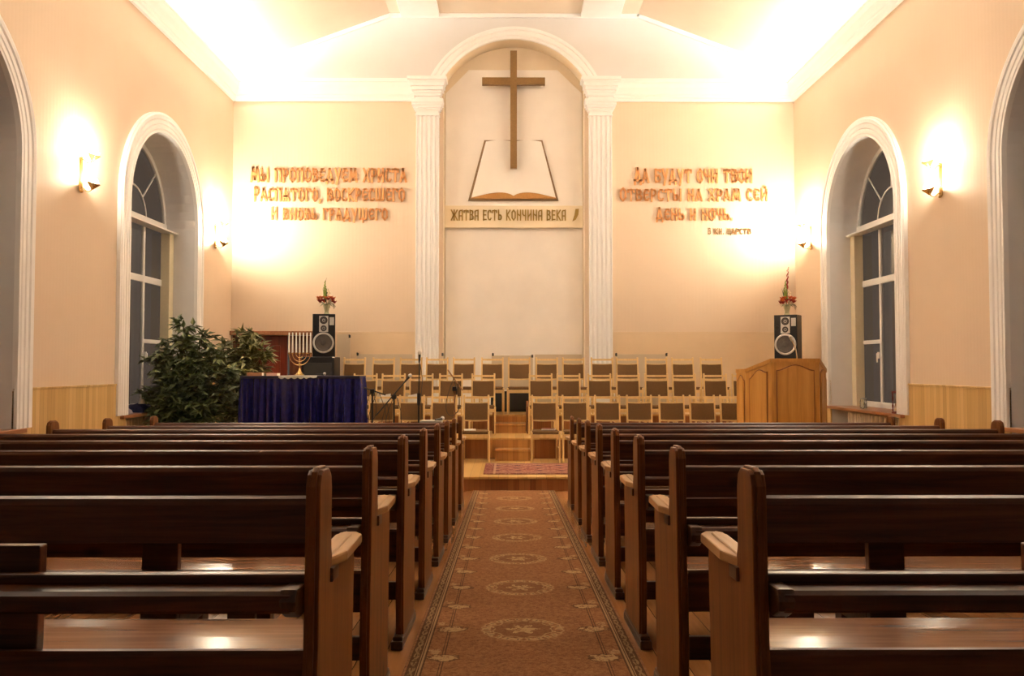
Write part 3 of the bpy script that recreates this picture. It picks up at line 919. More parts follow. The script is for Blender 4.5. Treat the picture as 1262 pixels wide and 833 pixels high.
# ------------------------------------------------------------------ lectern
def make_lectern():
    root = empty('lectern', 'golden oak faceted lectern with arched panels at the right of the stage', 'lectern', (3.85, 11.2, ZST))
    P = [(-.62, .62), (-.56, .36), (-.32, 0), (.32, 0), (.55, .36), (.61, .62)]
    H = [1.338, 1.345, 1.484, 1.484, 1.345, 1.338]
    m = MB(); bm = m.b
    lo = [bm.verts.new((x, y, 0)) for x, y in P]; hi = [bm.verts.new((x, y, h)) for (x, y), h in zip(P, H)]
    lo2 = [bm.verts.new((x * .96, y + .02, 0)) for x, y in P]
    n = len(P)
    for i in range(n - 1): bm.faces.new((lo[i], lo[i + 1], hi[i + 1], hi[i]))
    bm.faces.new((lo[0], hi[0], hi[5], lo[5]))
    bm.faces.new((hi[1], hi[2], hi[3], hi[4])); bm.faces.new((hi[0], hi[1], hi[4], hi[5])); bm.faces.new(lo[::-1])
    bmesh.ops.delete(bm, geom=lo2, context='VERTS')
    m.build('body', M['oak'], root)
    # rim board along the top and plinth along the foot
    for nm, mat, out, zf, t in (('top_rim', M['oak'], .012, lambda h: h - .05, .052), ('foot_plinth', M['oak'], .014, lambda h: 0.0, .10)):
        m = MB(); bm = m.b
        for i in range(n - 1):
            (xa, ya), (xb, yb) = P[i], P[i + 1]
            dx, dy = xb - xa, yb - ya; l = math.hypot(dx, dy); nx, ny = dy / l * out, -dx / l * out
            za, zb = zf(H[i]), zf(H[i + 1])
            q = [bm.verts.new(v) for v in ((xa, ya, za), (xb, yb, zb), (xb + nx, yb + ny, zb), (xa + nx, ya + ny, za))]
            r = [bm.verts.new((v.co.x, v.co.y, v.co.z + t)) for v in q]
            bm.faces.new(q); bm.faces.new(r)
            for k in range(4): bm.faces.new((q[k], q[(k + 1) % 4], r[(k + 1) % 4], r[k]))
        m.build(nm, mat, root)
    # arched raised panels
    for i in range(n - 1):
        (xa, ya), (xb, yb) = P[i], P[i + 1]
        l = math.hypot(xb - xa, yb - ya); mg = min(.075, l * .17)
        ez = Vector((0, 0, 1)); eu = Vector(((xb - xa) / l, (yb - ya) / l, 0)); en = Vector((eu.y, -eu.x, 0))
        mt = Matrix(((eu.x, en.x, 0, xa), (eu.y, en.y, 0, ya), (0, 0, 1, 0), (0, 0, 0, 1)))
        def outline(e):
            u0, u1 = mg - e, l - mg + e
            pts = [(u0, .17 - e), (u1, .17 - e)]
            K = 18
            for k in range(K + 1):
                t = 1 - k / K; u = u0 + (u1 - u0) * t
                base = H[i] + (H[i + 1] - H[i]) * (u / l) - .165
                h = .075 * max(0.0, (0.5 - 0.5 * math.cos(2 * PI * t))) ** .9
                pts.append((u, base + h + e))
            return pts
        def pr(e, n0, n1, bev):
            mm = MB(); mm.prism([(u, z) for u, z in outline(e)], 1, n0, n1, bev, 2, mt); return mm
        pr(.012, .0005, .007, .003).build('panel_moulding', M['oak_trim'], root)
        pr(-.002, .001, .012, .004).build('panel', M['oak'], root)
    m = MB()
    a = Matrix.Translation((0, 0, .012))
    bm = m.b
    q = [bm.verts.new(v) for v in ((-.27, .05, H[2] - .005), (.27, .05, H[2] - .005), (.42, .33, H[1] + .012), (-.42, .33, H[1] + .012))]
    bm.faces.new(q); r = bmesh.ops.solidify(bm, geom=bm.faces[:], thickness=.012)
    m.build('reading_board', M['oak'], root)
    m = MB(); m.tube([(.10, .22, 1.40), (.10, .21, 1.50), (.075, .18, 1.60), (.03, .14, 1.69), (.0, .12, 1.73)], .007, 8); m.build('gooseneck', M['chrome'], root, True)
    m = MB(); m.tube([(.0, .12, 1.73), (-.035, .095, 1.79)], [.014, .019], 10); m.build('microphone_head', M['silver'], root, True)
    return root
make_lectern()

# ------------------------------------------------------------------ loudspeakers, their supports and the flowers on them
def make_speaker():
    root = bpy.data.objects.new('loudspeaker', None); COL.objects.link(root); root.empty_display_size = .1
    w, h, d = .372, .72, .30
    m = MB(); m.box(-w / 2, w / 2, -d / 2, d / 2, 0, h, .006); m.build('cabinet', M['black'], root)
    f = -d / 2
    U = lambda u: -w / 2 + u * w
    Z = lambda t: h * (1 - t)
    RX = Matrix.Rotation(R(90), 4, 'X')
    def disc(name, u, t, prof, mat, seg=32):
        m = MB(); m.lathe(prof, seg, Matrix.Translation((U(u), f, Z(t))) @ RX); return m.build(name, mat, root, True)
    m = MB(); m.box(U(.29), U(.69), f - .006, f, Z(.42), Z(.046), .004); m.build('driver_plate', M['silver'], root)
    for t, r in ((.147, .062), (.335, .048)):
        disc('tweeter', .49, t, [(0, .012), (.014, .011), (.018, .005), (r * .75, .009), (r, .011), (r, .004), (0, .004)], M['cone'])
        disc('tweeter_rim', .49, t, [(r * .82, .009), (r * .86, .013), (r * 1.0, .013), (r * 1.03, .006)], M['black'])
    m = MB(); m.box(U(.745), U(.945), f - .005, f, Z(.26), Z(.075), .003); m.build('level_plate', M['silver'], root)
    disc('port', .14, .30, [(.0, .003), (.030, .003), (.036, .008), (.042, .003)], M['black_metal'])
    disc('woofer_ring', .485, .672, [(.143, .004), (.147, .014), (.160, .017), (.172, .013), (.175, .002)], M['silver'], 48)
    disc('woofer', .485, .672, [(0, .010), (.02, .012), (.04, .008), (.045, .002), (.10, .006), (.118, .010), (.128, .014), (.138, .010), (.144, .003)], M['cone'], 48)
    return root
sp = make_speaker()
SPL = ((399.5 - 626) * 14.2 / FPX, 14.2)
sp.location = (SPL[0], SPL[1], 1.661); sp.rotation_euler = (0, 0, R(11))
tag(sp, 'black loudspeaker with silver ringed woofer standing on the low black cabinet behind the table', 'loudspeaker', 'loudspeakers')
SPR = ((972 - 626) * 13.8 / FPX, 13.8)
s2 = copy_tree(sp); s2.location = (SPR[0], SPR[1], 1.625); s2.rotation_euler = (0, 0, R(-33))
s2['label'] = 'black loudspeaker turned towards the room, seen above the oak lectern'

cb = empty('amplifier_cabinet', 'low black amplifier cabinet with grey grille carrying the left loudspeaker', 'cabinet', (SPL[0] - .05, 14.22, ZST))
m = MB(); m.box(-.27, .27, -.26, .26, 0, 1.54, .012); m.build('body', M['black'], cb)
m = MB(); m.box(-.23, .23, -.268, -.25, .06, 1.44, .006); m.build('grille', M['grille'], cb)
for a in (-1, 1):
    for z in (0.01, 1.532):
        m = MB(); m.box(a * .263 - .022, a * .263 + .022, -.272, -.225, z - .012, z + .008, .005); m.build('corner_cap', M['chrome'], cb)
st = empty('speaker_stand', 'black column stand under the right loudspeaker, mostly behind the lectern', 'stand', (SPR[0], SPR[1], ZT2), (0, 0, R(-33)))
m = MB(); m.box(-.20, .20, -.17, .17, 0, .03, .006); m.build('base', M['black_metal'], st)
m = MB(); m.box(-.05, .05, -.05, .05, .03, 1.165, .006); m.build('column', M['black_metal'], st)
m = MB(); m.box(-.17, .17, -.14, .14, 1.165, 1.193, .006); m.build('top_plate', M['black_metal'], st)

def leaf_geo(bm, o, d, up, L, W, fold=.25, droop=.2):
    d = d.normalized(); sd = d.cross(up)
    if sd.length < 1e-3: sd = Vector((1, 0, 0))
    sd.normalize(); nn = sd.cross(d)
    b = bm.verts.new(o)
    mI = bm.verts.new(o + d * L * .5 - nn * W * fold * .6)
    l = bm.verts.new(o + d * L * .38 + sd * W * .5 + nn * W * fold * .4)
    r = bm.verts.new(o + d * L * .38 - sd * W * .5 + nn * W * fold * .4)
    t = bm.verts.new(o + d * L - nn * L * droop)
    bm.faces.new((b, r, mI)); bm.faces.new((b, mI, l)); bm.faces.new((mI, r, t)); bm.faces.new((mI, t, l))

def bouquet(label, loc, k, seed):
    rnd = random.Random(seed)
    root = empty('flower_arrangement', label, 'flowers', loc, (0, 0, 0), 'flower arrangements on the loudspeakers')
    m = MB(); m.lathe([(0, 0), (.045, 0), (.048, .012), (.034, .03), (.036, .06), (.058, .15), (.066, .175), (.060, .178), (.052, .15), (0, .14)], 24)
    m.build('vase', M['vase'], root, True)
    m = MB()
    tips = []
    for i in range(9):
        a = 2 * PI * i / 9; rr = .10 + .03 * rnd.random()
        p = (rr * math.cos(a), rr * .8 * math.sin(a), .20 + .07 * rnd.random()); tips.append(p)
        m.tube([(0, 0, .15), (p[0] * .5, p[1] * .5, .19), p], .003, 5)
    lean = -.03 if k == 0 else -.025
    spire = [(0, 0, .15), (lean, 0, .34), (lean * (1 if k == 0 else -.4), .0, .52), (lean * (.2 if k == 0 else -1.6), 0, .62 if k == 0 else .80)]
    m.tube(spire, [.005, .005, .004, .002], 6)
    m.build('stem', M['stem'], root, True)
    # tall gladiolus: buds up the spire
    m = MB()
    for i in range(13):
        t = i / 12
        base = Vector((lean + .005 * math.sin(i * 2.4), -.012, .28 + t * .28))
        m.ball(base + Vector(((-1) ** i * .018 * (1 - t * .6), 0, 0)), .025 * (1 - .6 * t), 8, (.8, .8, 1.5))
    m.build('bud', M['bud'], root, True)
    m = MB()
    if k == 1:
        for i in range(14):
            t = i / 13; m.ball((lean * -.2 + .012 * math.sin(i * 2.1) + .02 * t, 0, .44 + t * .35), .016 * (1 - .7 * t) + .003, 7, (.7, .7, 1.9))
        m.build('spire', M['red_petal'], root, True); m = MB()
    for i in range(7):
        t = i / 6; m.ball((.045 - .01 * t + .012 * math.sin(i * 3), -.02, .22 + .17 * t), .040 * (1 - .45 * t), 8, (1, .8, .9))
    m.build('blossom', M['cream_petal'], root, True)
    for nm, mat, n, q in (('blossom', M['orange_petal'], 9, 0), ('blossom', M['red_petal'], 8, 1)):
        m = MB()
        for i in range(n):
            a = 2 * PI * (i + .5 * q) / n
            c = Vector((.135 * math.cos(a) * (.6 + .5 * rnd.random()), .09 * math.sin(a) - .02, .215 + .06 * rnd.random() - .025 * q))
            for j in range(6):
                b = 2 * PI * j / 6
                leaf_geo(m.b, c, Vector((math.cos(b), math.sin(b) - .5, .55)), Vector((0, 0, 1)), .062, .042, .3, -.1)
            m.ball(c + Vector((0, 0, .008)), .022, 7)
        m.build(nm, mat, root)
    m = MB()
    for i in range(14):
        a = 2 * PI * i / 14 + rnd.random() * .3
        leaf_geo(m.b, Vector((.03 * math.cos(a), .03 * math.sin(a), .18)), Vector((math.cos(a), math.sin(a) - .2, .15 - .5 * rnd.random())), Vector((0, 0, 1)), .13 + .05 * rnd.random(), .026, .2, .15)
    for i in range(5):
        leaf_geo(m.b, Vector((lean * .5, 0, .2)), Vector((-.25 + .1 * i, .1, 1)), Vector((0, -1, 0)), .26, .03, .2, .02)
    m.build('leaf', M['leaf'], root)
    m = MB()
    for i in range(3): m.tube([(.06, 0, .2), (.11 + .01 * i, -.02, .17), (.13 + .012 * i, -.03, .09 + .02 * i)], .004, 5)
    m.build('trailing_stem', M['stem'], root, True)
    return root
bouquet('orange and red flower arrangement with a green gladiolus on the loudspeaker behind the table', (SPL[0] + .045, SPL[1] - .02, 1.661 + .722), 0, 3)
bouquet('red and cream flower arrangement with a tall dark spire on the loudspeaker above the lectern', (SPR[0] - .02, SPR[1] - .02, 1.625 + .722), 1, 5)

# ------------------------------------------------------------------ wall lamps
def make_sconce(lampmat):
    root = bpy.data.objects.new('wall_sconce', None); COL.objects.link(root); root.empty_display_size = .1
    m = MB(); m.box(0, .018, -.034, .034, 0, .39, .007); m.box(.016, .024, -.022, .022, .02, .37, .004)
    m.ball((.018, 0, -.004), .026, 10, (.8, 1, .7)); m.ball((.018, 0, .392), .018, 10, (.8, 1, .7))
    m.build('back_plate', M['brass'], root, True)
    for z, dz in ((.02, 0.0), (.355, .0)):
        m = MB(); m.tube([(.018, 0, z + .02), (.045, 0, z + .012), (.07, 0, z - .018), (.10, 0, z - .028), (.13, 0, z - .012), (.145, 0, z + .012)], .0065, 8)
        m.build('arm', M['brass'], root, True)
        T = Matrix.Translation((.145, 0, z + .005)) @ Matrix.Rotation(R(14), 4, 'Y')
        m = MB(); m.lathe([(0, -.012), (.012, -.010), (.022, .006), (.070, .060), (.074, .068), (.068, .066), (.020, .018), (0, .014)], 16, T); m.build('shade_cup', M['brass'], root, True)
        m = MB(); m.lathe([(.012, .022), (.036, .055), (.041, .080), (.035, .104), (.022, .120), (0, .126)], 16, T); m.build('glass_shade', lampmat, root, True)
    return root
sc = {0: make_sconce(M['lamp']), 1: make_sconce(M['lamp_strong'])}
for i, (x, y, z, rz, lab) in enumerate((
        (XL, 9.72, 3.545, 0, 'lit brass double wall sconce on the left wall between the two arched windows'),
        (XL, 14.2, 3.525, 0, 'lit brass double wall sconce on the left wall beside the back corner'),
        (XR, 9.97, 3.545, 180, 'lit brass double wall sconce on the right wall between the two arched windows'),
        (XR, 14.28, 3.525, 180, 'lit brass double wall sconce on the right wall beside the back corner'))):
    o = sc[i] if i < 2 else copy_tree(sc[i % 2])
    o.location = (x, y, z); o.rotation_euler = (0, 0, R(rz))
    tag(o, lab, 'wall lamp', 'brass wall sconces')

# ------------------------------------------------------------------ cross, book and sign in the niche
CY = PB - 0.16
cr = empty('cross', 'tall plain gold-brown wooden cross mounted in the arched niche', 'cross', (.104, CY, 5.134))
m = MB(); m.box(-.061, .061, -.045, .045, 0, 2.185, .005); m.build('upright', M['gold'], cr)
m = MB(); m.box(-.58, .58, -.047, .043, 1.55, 1.685, .005); m.build('crossbeam', M['gold'], cr)
m = MB()
for z in (.66, 1.75): m.box(-.03, .03, .04, PB - CY - .001, z, z + .06, .002)
m.build('wall_bracket', M['gold'], cr)

bk = empty('book_relief', 'large open book relief with white pages on the niche wall below the cross', 'book', (.104, PB - .001, 4.576))
sx = 15.35 / FPX
def tr(px, py): return ((px - 633) * sx, (243 - py) * sx)
m = MB(); m.prism([tr(576.5, 243.5), tr(689, 243.5), tr(669, 167.5), tr(596.5, 167.5)], 1, -.03, 0, .004); m.build('cover', M['cover'], bk)
def page(side):
    m = MB(); bm = m.b; K = 14; rows = []
    def xz(u, v):
        xb = 0 + side * 52.5 * u * sx; xt = side * 34.5 * u * sx
        zb = (3.0 + 5.5 * math.sin(PI * min(1, u * 1.0) ** .75) * (1 - .25 * u) + 2.2 * (1 - u)) * sx; zt = (243 - 169.5 + 1.5 * math.sin(PI * u)) * sx
        bulge = -.035 - .035 * math.sin(PI * (.12 + .80 * u)) * (1 - .35 * v)
        return (xb + (xt - xb) * v, bulge, zb + (zt - zb) * v)
    for i in range(K + 1):
        rows.append([bm.verts.new(xz(i / K, j / 6)) for j in range(7)])
    for a, b in zip(rows, rows[1:]):
        for j in range(6): bm.faces.new((a[j], b[j], b[j + 1], a[j + 1]))
    back = [[bm.verts.new((v.co.x, -.028, v.co.z)) for v in r] for r in rows]
    for a, b, a2, b2 in zip(rows, rows[1:], back, back[1:]):
        bm.faces.new((a[0], a2[0], b2[0], b[0])); bm.faces.new((a[6], b[6], b2[6], a2[6]))
    for r, q in ((rows[0], back[0]), (rows[-1], back[-1])):
        for j in range(6): bm.faces.new((r[j], r[j + 1], q[j + 1], q[j]))
    m.build('page', M['page'], bk, True)
    m = MB()
    pts = [xz(i / K, 0) for i in range(K + 1)]
    low = [(side * 53.5 * i / K * sx, 1.8 * sx) for i in range(K, -1, -1)]
    m.prism([(p[0], p[2]) for p in pts] + low, 1, -.055, -.028); m.build('page_edge', M['page_edge'], bk)
page(-1); page(1)

# ---- lettering cut from strips (ustav-like hand)
G = {
 'А': (.62, [[(.05, 0), (.30, 1)], [(.26, 1), (.57, 0)], [(.14, .30), (.46, .30)]]),
 'Б': (.56, [[(.10, 0), (.10, 1)], [(.10, .93), (.52, .93), (.52, .80)], [(.10, .52), (.40, .52), (.50, .36), (.50, .20), (.40, .07), (.10, .07)]]),
 'В': (.56, [[(.10, 0), (.10, 1)], [(.10, .93), (.38, .93), (.46, .76), (.36, .54), (.10, .54)], [(.36, .54), (.50, .34), (.48, .16), (.38, .07), (.10, .07)]]),
 'Г': (.50, [[(.10, 0), (.10, 1)], [(.10, .93), (.46, .93), (.46, .76)]]),
 'Д': (.66, [[(.12, .14), (.32, 1)], [(.32, 1), (.54, .14)], [(.02, .14), (.64, .14)], [(.06, .16), (.06, -.14)], [(.60, .16), (.60, -.14)]]),
 'Е': (.54, [[(.50, .80), (.40, .95), (.22, .95), (.10, .72), (.10, .28), (.22, .06), (.40, .06), (.50, .20)], [(.10, .52), (.42, .52)]]),
 'Ж': (.92, [[(.46, 0), (.46, 1)], [(.06, 1), (.40, .52), (.06, 0)], [(.86, 1), (.52, .52), (.86, 0)]]),
 'И': (.60, [[(.10, 0), (.10, 1)], [(.50, 0), (.50, 1)], [(.10, .30), (.50, .70)]]),
 'Й': (.60, [[(.10, 0), (.10, 1)], [(.50, 0), (.50, 1)], [(.10, .30), (.50, .70)], [(.20, 1.22), (.30, 1.12), (.42, 1.22)]]),
 'К': (.60, [[(.10, 0), (.10, 1)], [(.54, 1), (.16, .52), (.56, 0)]]),
 'М': (.80, [[(.06, 0), (.20, 1)], [(.20, 1), (.40, .12)], [(.40, .12), (.60, 1)], [(.60, 1), (.74, 0)]]),
 'Н': (.60, [[(.10, 0), (.10, 1)], [(.50, 0), (.50, 1)], [(.10, .62), (.50, .42)]]),
 'О': (.58, [[(.29, 1), (.50, .76), (.50, .24), (.29, 0), (.08, .24), (.08, .76), (.29, 1)]]),
 'П': (.62, [[(.10, 0), (.10, 1)], [(.52, 0), (.52, 1)], [(.02, .93), (.60, .93)]]),
 'Р': (.52, [[(.10, -.04), (.10, 1)], [(.10, .93), (.36, .93), (.46, .78), (.44, .58), (.32, .44), (.10, .44)]]),
 'С': (.52, [[(.48, .78), (.38, .95), (.22, .95), (.09, .74), (.09, .26), (.22, .05), (.38, .05), (.48, .20)]]),
 'Т': (.62, [[(.31, 0), (.31, 1)], [(.05, .74), (.05, .93), (.57, .93), (.57, .74)]]),
 'У': (.58, [[(.06, 1), (.30, .36)], [(.52, 1), (.22, -.20)]]),
 'Х': (.62, [[(.06, 1), (.56, 0)], [(.56, 1), (.06, 0)]]),
 'Ц': (.62, [[(.10, 1), (.10, .07), (.58, .07), (.58, -.18)], [(.48, 1), (.48, .07)]]),
 'Ч': (.56, [[(.08, 1), (.08, .62), (.22, .46), (.46, .46)], [(.46, 1), (.46, 0)]]),
 'Ш': (.84, [[(.10, 1), (.10, .07), (.74, .07), (.74, 1)], [(.42, 1), (.42, .07)]]),
 'Щ': (.84, [[(.10, 1), (.10, .07), (.74, .07), (.74, 1)], [(.42, 1), (.42, -.22)]]),
 'Ь': (.54, [[(.10, 1), (.10, .07), (.36, .07), (.47, .20), (.47, .36), (.36, .50), (.10, .50)]]),
 'Ы': (.80, [[(.10, 1), (.10, .07), (.34, .07), (.44, .20), (.44, .36), (.34, .50), (.10, .50)], [(.70, 0), (.70, 1)]]),
 'Я': (.64, [[(.05, 0), (.32, 1), (.59, 0)], [(.16, .38), (.48, .38)], [(.32, .38), (.32, 0)]]),
 ',': (.20, [[(.14, .12), (.04, -.16)]]),
 '.': (.20, [[(.10, .0), (.10, .16)]]),
 '3': (.50, [[(.08, .86), (.20, .96), (.36, .94), (.42, .78), (.34, .58), (.20, .54)], [(.34, .56), (.44, .36), (.40, .12), (.24, .02), (.06, .12)]]),
}
SIGN_A = (.56, [[(.08, 0), (.08, .80), (.20, .95), (.40, .95), (.48, .95)], [(.48, 1), (.48, 0)], [(.08, .42), (.48, .42)]])
SIGN_E = (.50, [[(.10, 0), (.10, 1)], [(.10, .93), (.46, .93)], [(.10, .52), (.42, .52)], [(.10, .07), (.46, .07)]])
def letter(ch, t, hw, hh, depth, glyph=None):
    """one letter standing on its base line, reading along +x, front towards -y"""
    m = MB()
    w, strokes = glyph or G[ch]
    for st in strokes:
        for (xa, za), (xb, zb) in zip(st, st[1:]):
            ax, az, bx_, bz = xa * hw, za * hh, xb * hw, zb * hh
            L = math.hypot(bx_ - ax, bz - az); an = math.atan2(bz - az, bx_ - ax)
            e = t * .32
            m.box(-e, L + e, -depth, 0, -t / 2, t / 2, 0, mat=Matrix.Translation((ax, 0, az)) @ Matrix.Rotation(-an, 4, 'Y'))
    return m
def write(root, text, px0, px1, pyb, pyt, y, mat, depth, tfrac, scale, off, small=False, altA=False):
    """text between two picture columns on the wall plane y; root sits on the wall"""
    def wx(px): return (px - 626) * scale
    def wz(py): return EYE + (451.5 - py) * scale
    H = wz(pyt) - wz(pyb)
    gap, space = .12, .42
    g = lambda ch: SIGN_A if (altA and ch == 'А') else SIGN_E if (altA and ch == 'Е') else G[ch]
    tot = sum((space if ch == ' ' else g(ch)[0] + gap) for ch in text) - gap
    k = (wx(px1) - wx(px0)) / tot
    x = wx(px0)
    first_word = True
    for i, ch in enumerate(text):
        if ch == ' ': x += space * k; continue
        m = letter(ch, H * tfrac, k, H * (1.10 if (i == 0 and not altA) else 1), depth, g(ch))
        o = m.build('letter', mat, root)
        o.location = (x - root.location.x, off, wz(pyb) - root.location.z)
        x += (g(ch)[0] + gap) * k
SW = 15.07 / FPX
ri = empty('wall_inscription', 'three-line copper lettering on the back wall left of the niche', 'inscription', (-3.3, YB, 4.6))
for t, a, b, yb_, yt in (('МЫ ПРОПОВЕДУЕМ ХРИСТА', 307, 500, 222.5, 206), ('РАСПЯТОГО, ВОСКРЕСШЕГО', 311, 498, 246.5, 231), ('И ВНОВЬ ГРЯДУЩЕГО', 332.5, 477, 270, 256)):
    write(ri, t, a, b, yb_, yt, YB, M['letter'], .018, .15, SW, -.012)
rj = empty('wall_inscription', 'copper lettering with a small reference line on the back wall right of the niche', 'inscription', (3.3, YB, 4.6))
for t, a, b, yb_, yt in (('ДА БУДУТ ОЧИ ТВОИ', 783, 930, 223, 206.5), ('ОТВЕРСТЫ НА ХРАМ СЕЙ', 765, 949, 246, 231.5), ('ДЕНЬ И НОЧЬ.', 810, 905, 270, 256)):
    write(rj, t, a, b, yb_, yt, YB, M['letter'], .018, .15, SW, -.012)
write(rj, '3 КН. ЦАРСТВ', 874.5, 928, 287.5, 280.5, YB, M['gold'], .010, .14, SW, -.012)
SY = PB - .06
sg = empty('sign_board', 'long cream board with gold lettering under the open book', 'sign', (.09, SY, 4.07))
SS = 15.33 / FPX
m = MB(); m.box((545.2 - 626) * SS - .09, (719.3 - 626) * SS - .09, 0, .055, 0.0, .40, .004); m.box((545.2 - 626) * SS - .09, (719.3 - 626) * SS - .09, -.012, .055, -.012, .008, .003)
m.build('board', M['sign'], sg)
write(sg, 'ЖАТВА ЕСТЬ КОНЧИНА ВЕКА', 555, 698, 270.0, 257.3, SY, M['sign_letter'], .012, .12, SS, -.001, altA=True)
m = MB()
q = lambda px, py: ((px - 626) * SS - .09, EYE + (451.5 - py) * SS - 4.07)
m.prism([q(706, 271.5), q(708.5, 264), q(710, 256), q(714.2, 255.8), q(713.5, 263), q(710.5, 269), q(708, 270.5)], 1, -.012, -.001)
m.build('leaf_emblem', M['sign_letter'], sg)

# ------------------------------------------------------------------ draped table with its candlestick and books
TY0, TY1 = 11.5, 12.0
TXA, TXB = (297.5 - 626) * TY0 / FPX, (443.5 - 626) * TY0 / FPX
TZ = 1.368
tb = empty('communion_table', 'tall table hidden under a pleated navy skirt at the left of the stage', 'table', ((TXA + TXB) / 2, (TY0 + TY1) / 2, ZST))
hw_, hd_ = (TXB - TXA) / 2 - .03, (TY1 - TY0) / 2 - .03
m = MB(); m.box(-hw_, hw_, -hd_, hd_, TZ - ZST - .045, TZ - ZST - .012, .004); m.build('tabletop', M['brown_door'], tb)
for ax in (-1, 1):
    for ay in (-1, 1):
        m = MB(); m.box(ax * (hw_ - .05) - .03, ax * (hw_ - .05) + .03, ay * (hd_ - .05) - .03, ay * (hd_ - .05) + .03, 0, TZ - ZST - .045, .004)
        m.build('leg', M['brown_door'], tb)
sk = empty('table_skirt', 'navy blue satin skirt hanging in deep pleats round the tall table', 'tablecloth', ((TXA + TXB) / 2, (TY0 + TY1) / 2, ZST))
m = MB(); m.box(-hw_ - .035, hw_ + .035, -hd_ - .035, hd_ + .035, TZ - ZST - .011, TZ - ZST, .004); m.build('top_cloth', M['navy_top'], sk)
m = MB(); bm = m.b
rnd = random.Random(4)
corners = [(-hw_ - .03, hd_ + .03), (-hw_ - .03, -hd_ - .03), (hw_ + .03, -hd_ - .03), (hw_ + .03, hd_ + .03)]
cols = []
ph = 0
for (xa, ya), (xb, yb) in zip(corners, corners[1:]):
    L = math.hypot(xb - xa, yb - ya); n = int(L / .012)
    ex, ey = (xb - xa) / L, (yb - ya) / L; nx, ny = ey, -ex
    for i in range(n):
        u = i / n * L
        ph += .012 / .105 * 2 * PI * (1 + .35 * math.sin(u * 7.3) + .15 * math.sin(u * 17))
        col = []
        for j in range(9):
            v = j / 8
            amp = .006 + .036 * v ** .5
            d = amp * (math.sin(ph + .25 * math.sin(v * 4 + u * 9)) + .35 * math.sin(2.1 * ph + 1)) + .006
            col.append(bm.verts.new((xa + ex * u + nx * d, ya + ey * u + ny * d, (TZ - ZST - .012) * (1 - v) + .006 * v)))
        cols.append(col)
for a, b in zip(cols, cols[1:]):
    for j in range(8): bm.faces.new((a[j], b[j], b[j + 1], a[j + 1]))
m.build('pleated_skirt', M['navy'], sk, True)
m = MB(); m.box(-hw_ - .036, hw_ + .036, -hd_ - .046, -hd_ - .030, TZ - ZST - .035, TZ - ZST + .001, .004); m.build('hem_band', M['navy_top'], sk)

CXm, CYm = (369.7 - 626) * 11.72 / FPX, 11.72
# white crocheted runner with a scalloped edge hanging over the front
m = MB(); bm = m.b; K = 50; rr = []
x0, x1 = (345 - 626) * TY0 / FPX, (392 - 626) * TY0 / FPX
for i in range(K + 1):
    x = x0 + (x1 - x0) * i / K
    drop = .018 + .022 * abs(math.sin(PI * 6 * i / K)) * (1 if i < 38 else .4)
    rr.append([bm.verts.new(p) for p in ((x, TY0 + .40, TZ + .004), (x, TY0 - .020, TZ + .006), (x, TY0 - .042, TZ + .002), (x, TY0 - .050, TZ - drop))])
for a, b in zip(rr, rr[1:]):
    for j in range(3): bm.faces.new((a[j], b[j], b[j + 1], a[j + 1]))
bmesh.ops.solidify(bm, geom=bm.faces[:], thickness=.003)
tag(m.build('lace_runner', M['lace'], None, True), 'white scalloped lace runner lying over the navy table edge', 'cloth')
mn = empty('menorah', 'gold seven-branched candelabrum on the white lace runner', 'candelabrum', (CXm, CYm, TZ + .008))
m = MB(); m.lathe([(0, 0), (.062, 0), (.065, .008), (.052, .018), (.026, .05), (.011, .085), (.007, .10)], 20); m.build('base', M['brass'], mn, True)
m = MB(); m.tube([(0, 0, .09), (0, 0, .32)], .0055, 8); m.ball((0, 0, .16), .014, 10); m.ball((0, 0, .22), .012, 10); m.build('stem', M['brass'], mn, True)
OFF = [.0, .05, .10, .15]
for r in OFF[1:]:
    m = MB(); m.tube([(r * math.cos(PI + PI * i / 20), 0, .30 + r * math.sin(PI + PI * i / 20) * 1.05) for i in range(21)], .0045, 8); m.build('branch', M['brass'], mn, True)
for x in (-.15, -.10, -.05, 0, .05, .10, .15):
    m = MB(); m.lathe([(0, -.002), (.010, 0), (.020, .014), (.021, .020), (.012, .018), (0, .016)], 14, Matrix.Translation((x, 0, .298))); m.build('candle_cup', M['brass'], mn, True)
CANDLES = ['leftmost', 'second from the left', 'third from the left', 'middle', 'third from the right', 'second from the right', 'rightmost']
for k, x in enumerate((-.15, -.10, -.05, 0, .05, .10, .15)):
    m = MB(); m.lathe([(0, 0), (.013, 0), (.0125, .10), (.0085, .275), (.004, .284), (0, .284)], 14); 
    o = m.build('candle', M['wax'], None, True); o.location = (CXm + x, CYm, TZ + .008 + .315)
    m = MB(); m.tube([(0, 0, .283), (.001, 0, .292)], .001, 5); m.build('wick', M['black'], o)
    tag(o, 'tall white candle, %s of the seven in the gold candelabrum' % CANDLES[k], 'candle', 'candles in the candelabrum')
booklet('book', 'tan book lying at the left end of the navy table', 'book', .15, .20, .045, M['tan_book'], ((316 - 626) * 11.64 / FPX, 11.64, TZ + .001), 93)
booklet('book', 'pale pink book lying beside the lace runner on the navy table', 'book', .14, .15, .038, M['pink_book'], ((339.5 - 626) * 11.62 / FPX - .02, 11.62, TZ + .001), 86)
# small silver microphone lying on the table
mc = empty('table_microphone', 'small white-tipped microphone lying at the right of the lace runner', 'microphone', ((396 - 626) * 11.6 / FPX, 11.62, TZ + .016), (0, 0, R(8)))
m = MB(); m.tube([(-.07, 0, 0), (.03, 0, .006)], [.009, .012], 10); m.build('handle', M['black_metal'], mc, True)
m = MB(); m.ball((.045, 0, .012), .022, 10); m.build('head', M['silver'], mc, True)

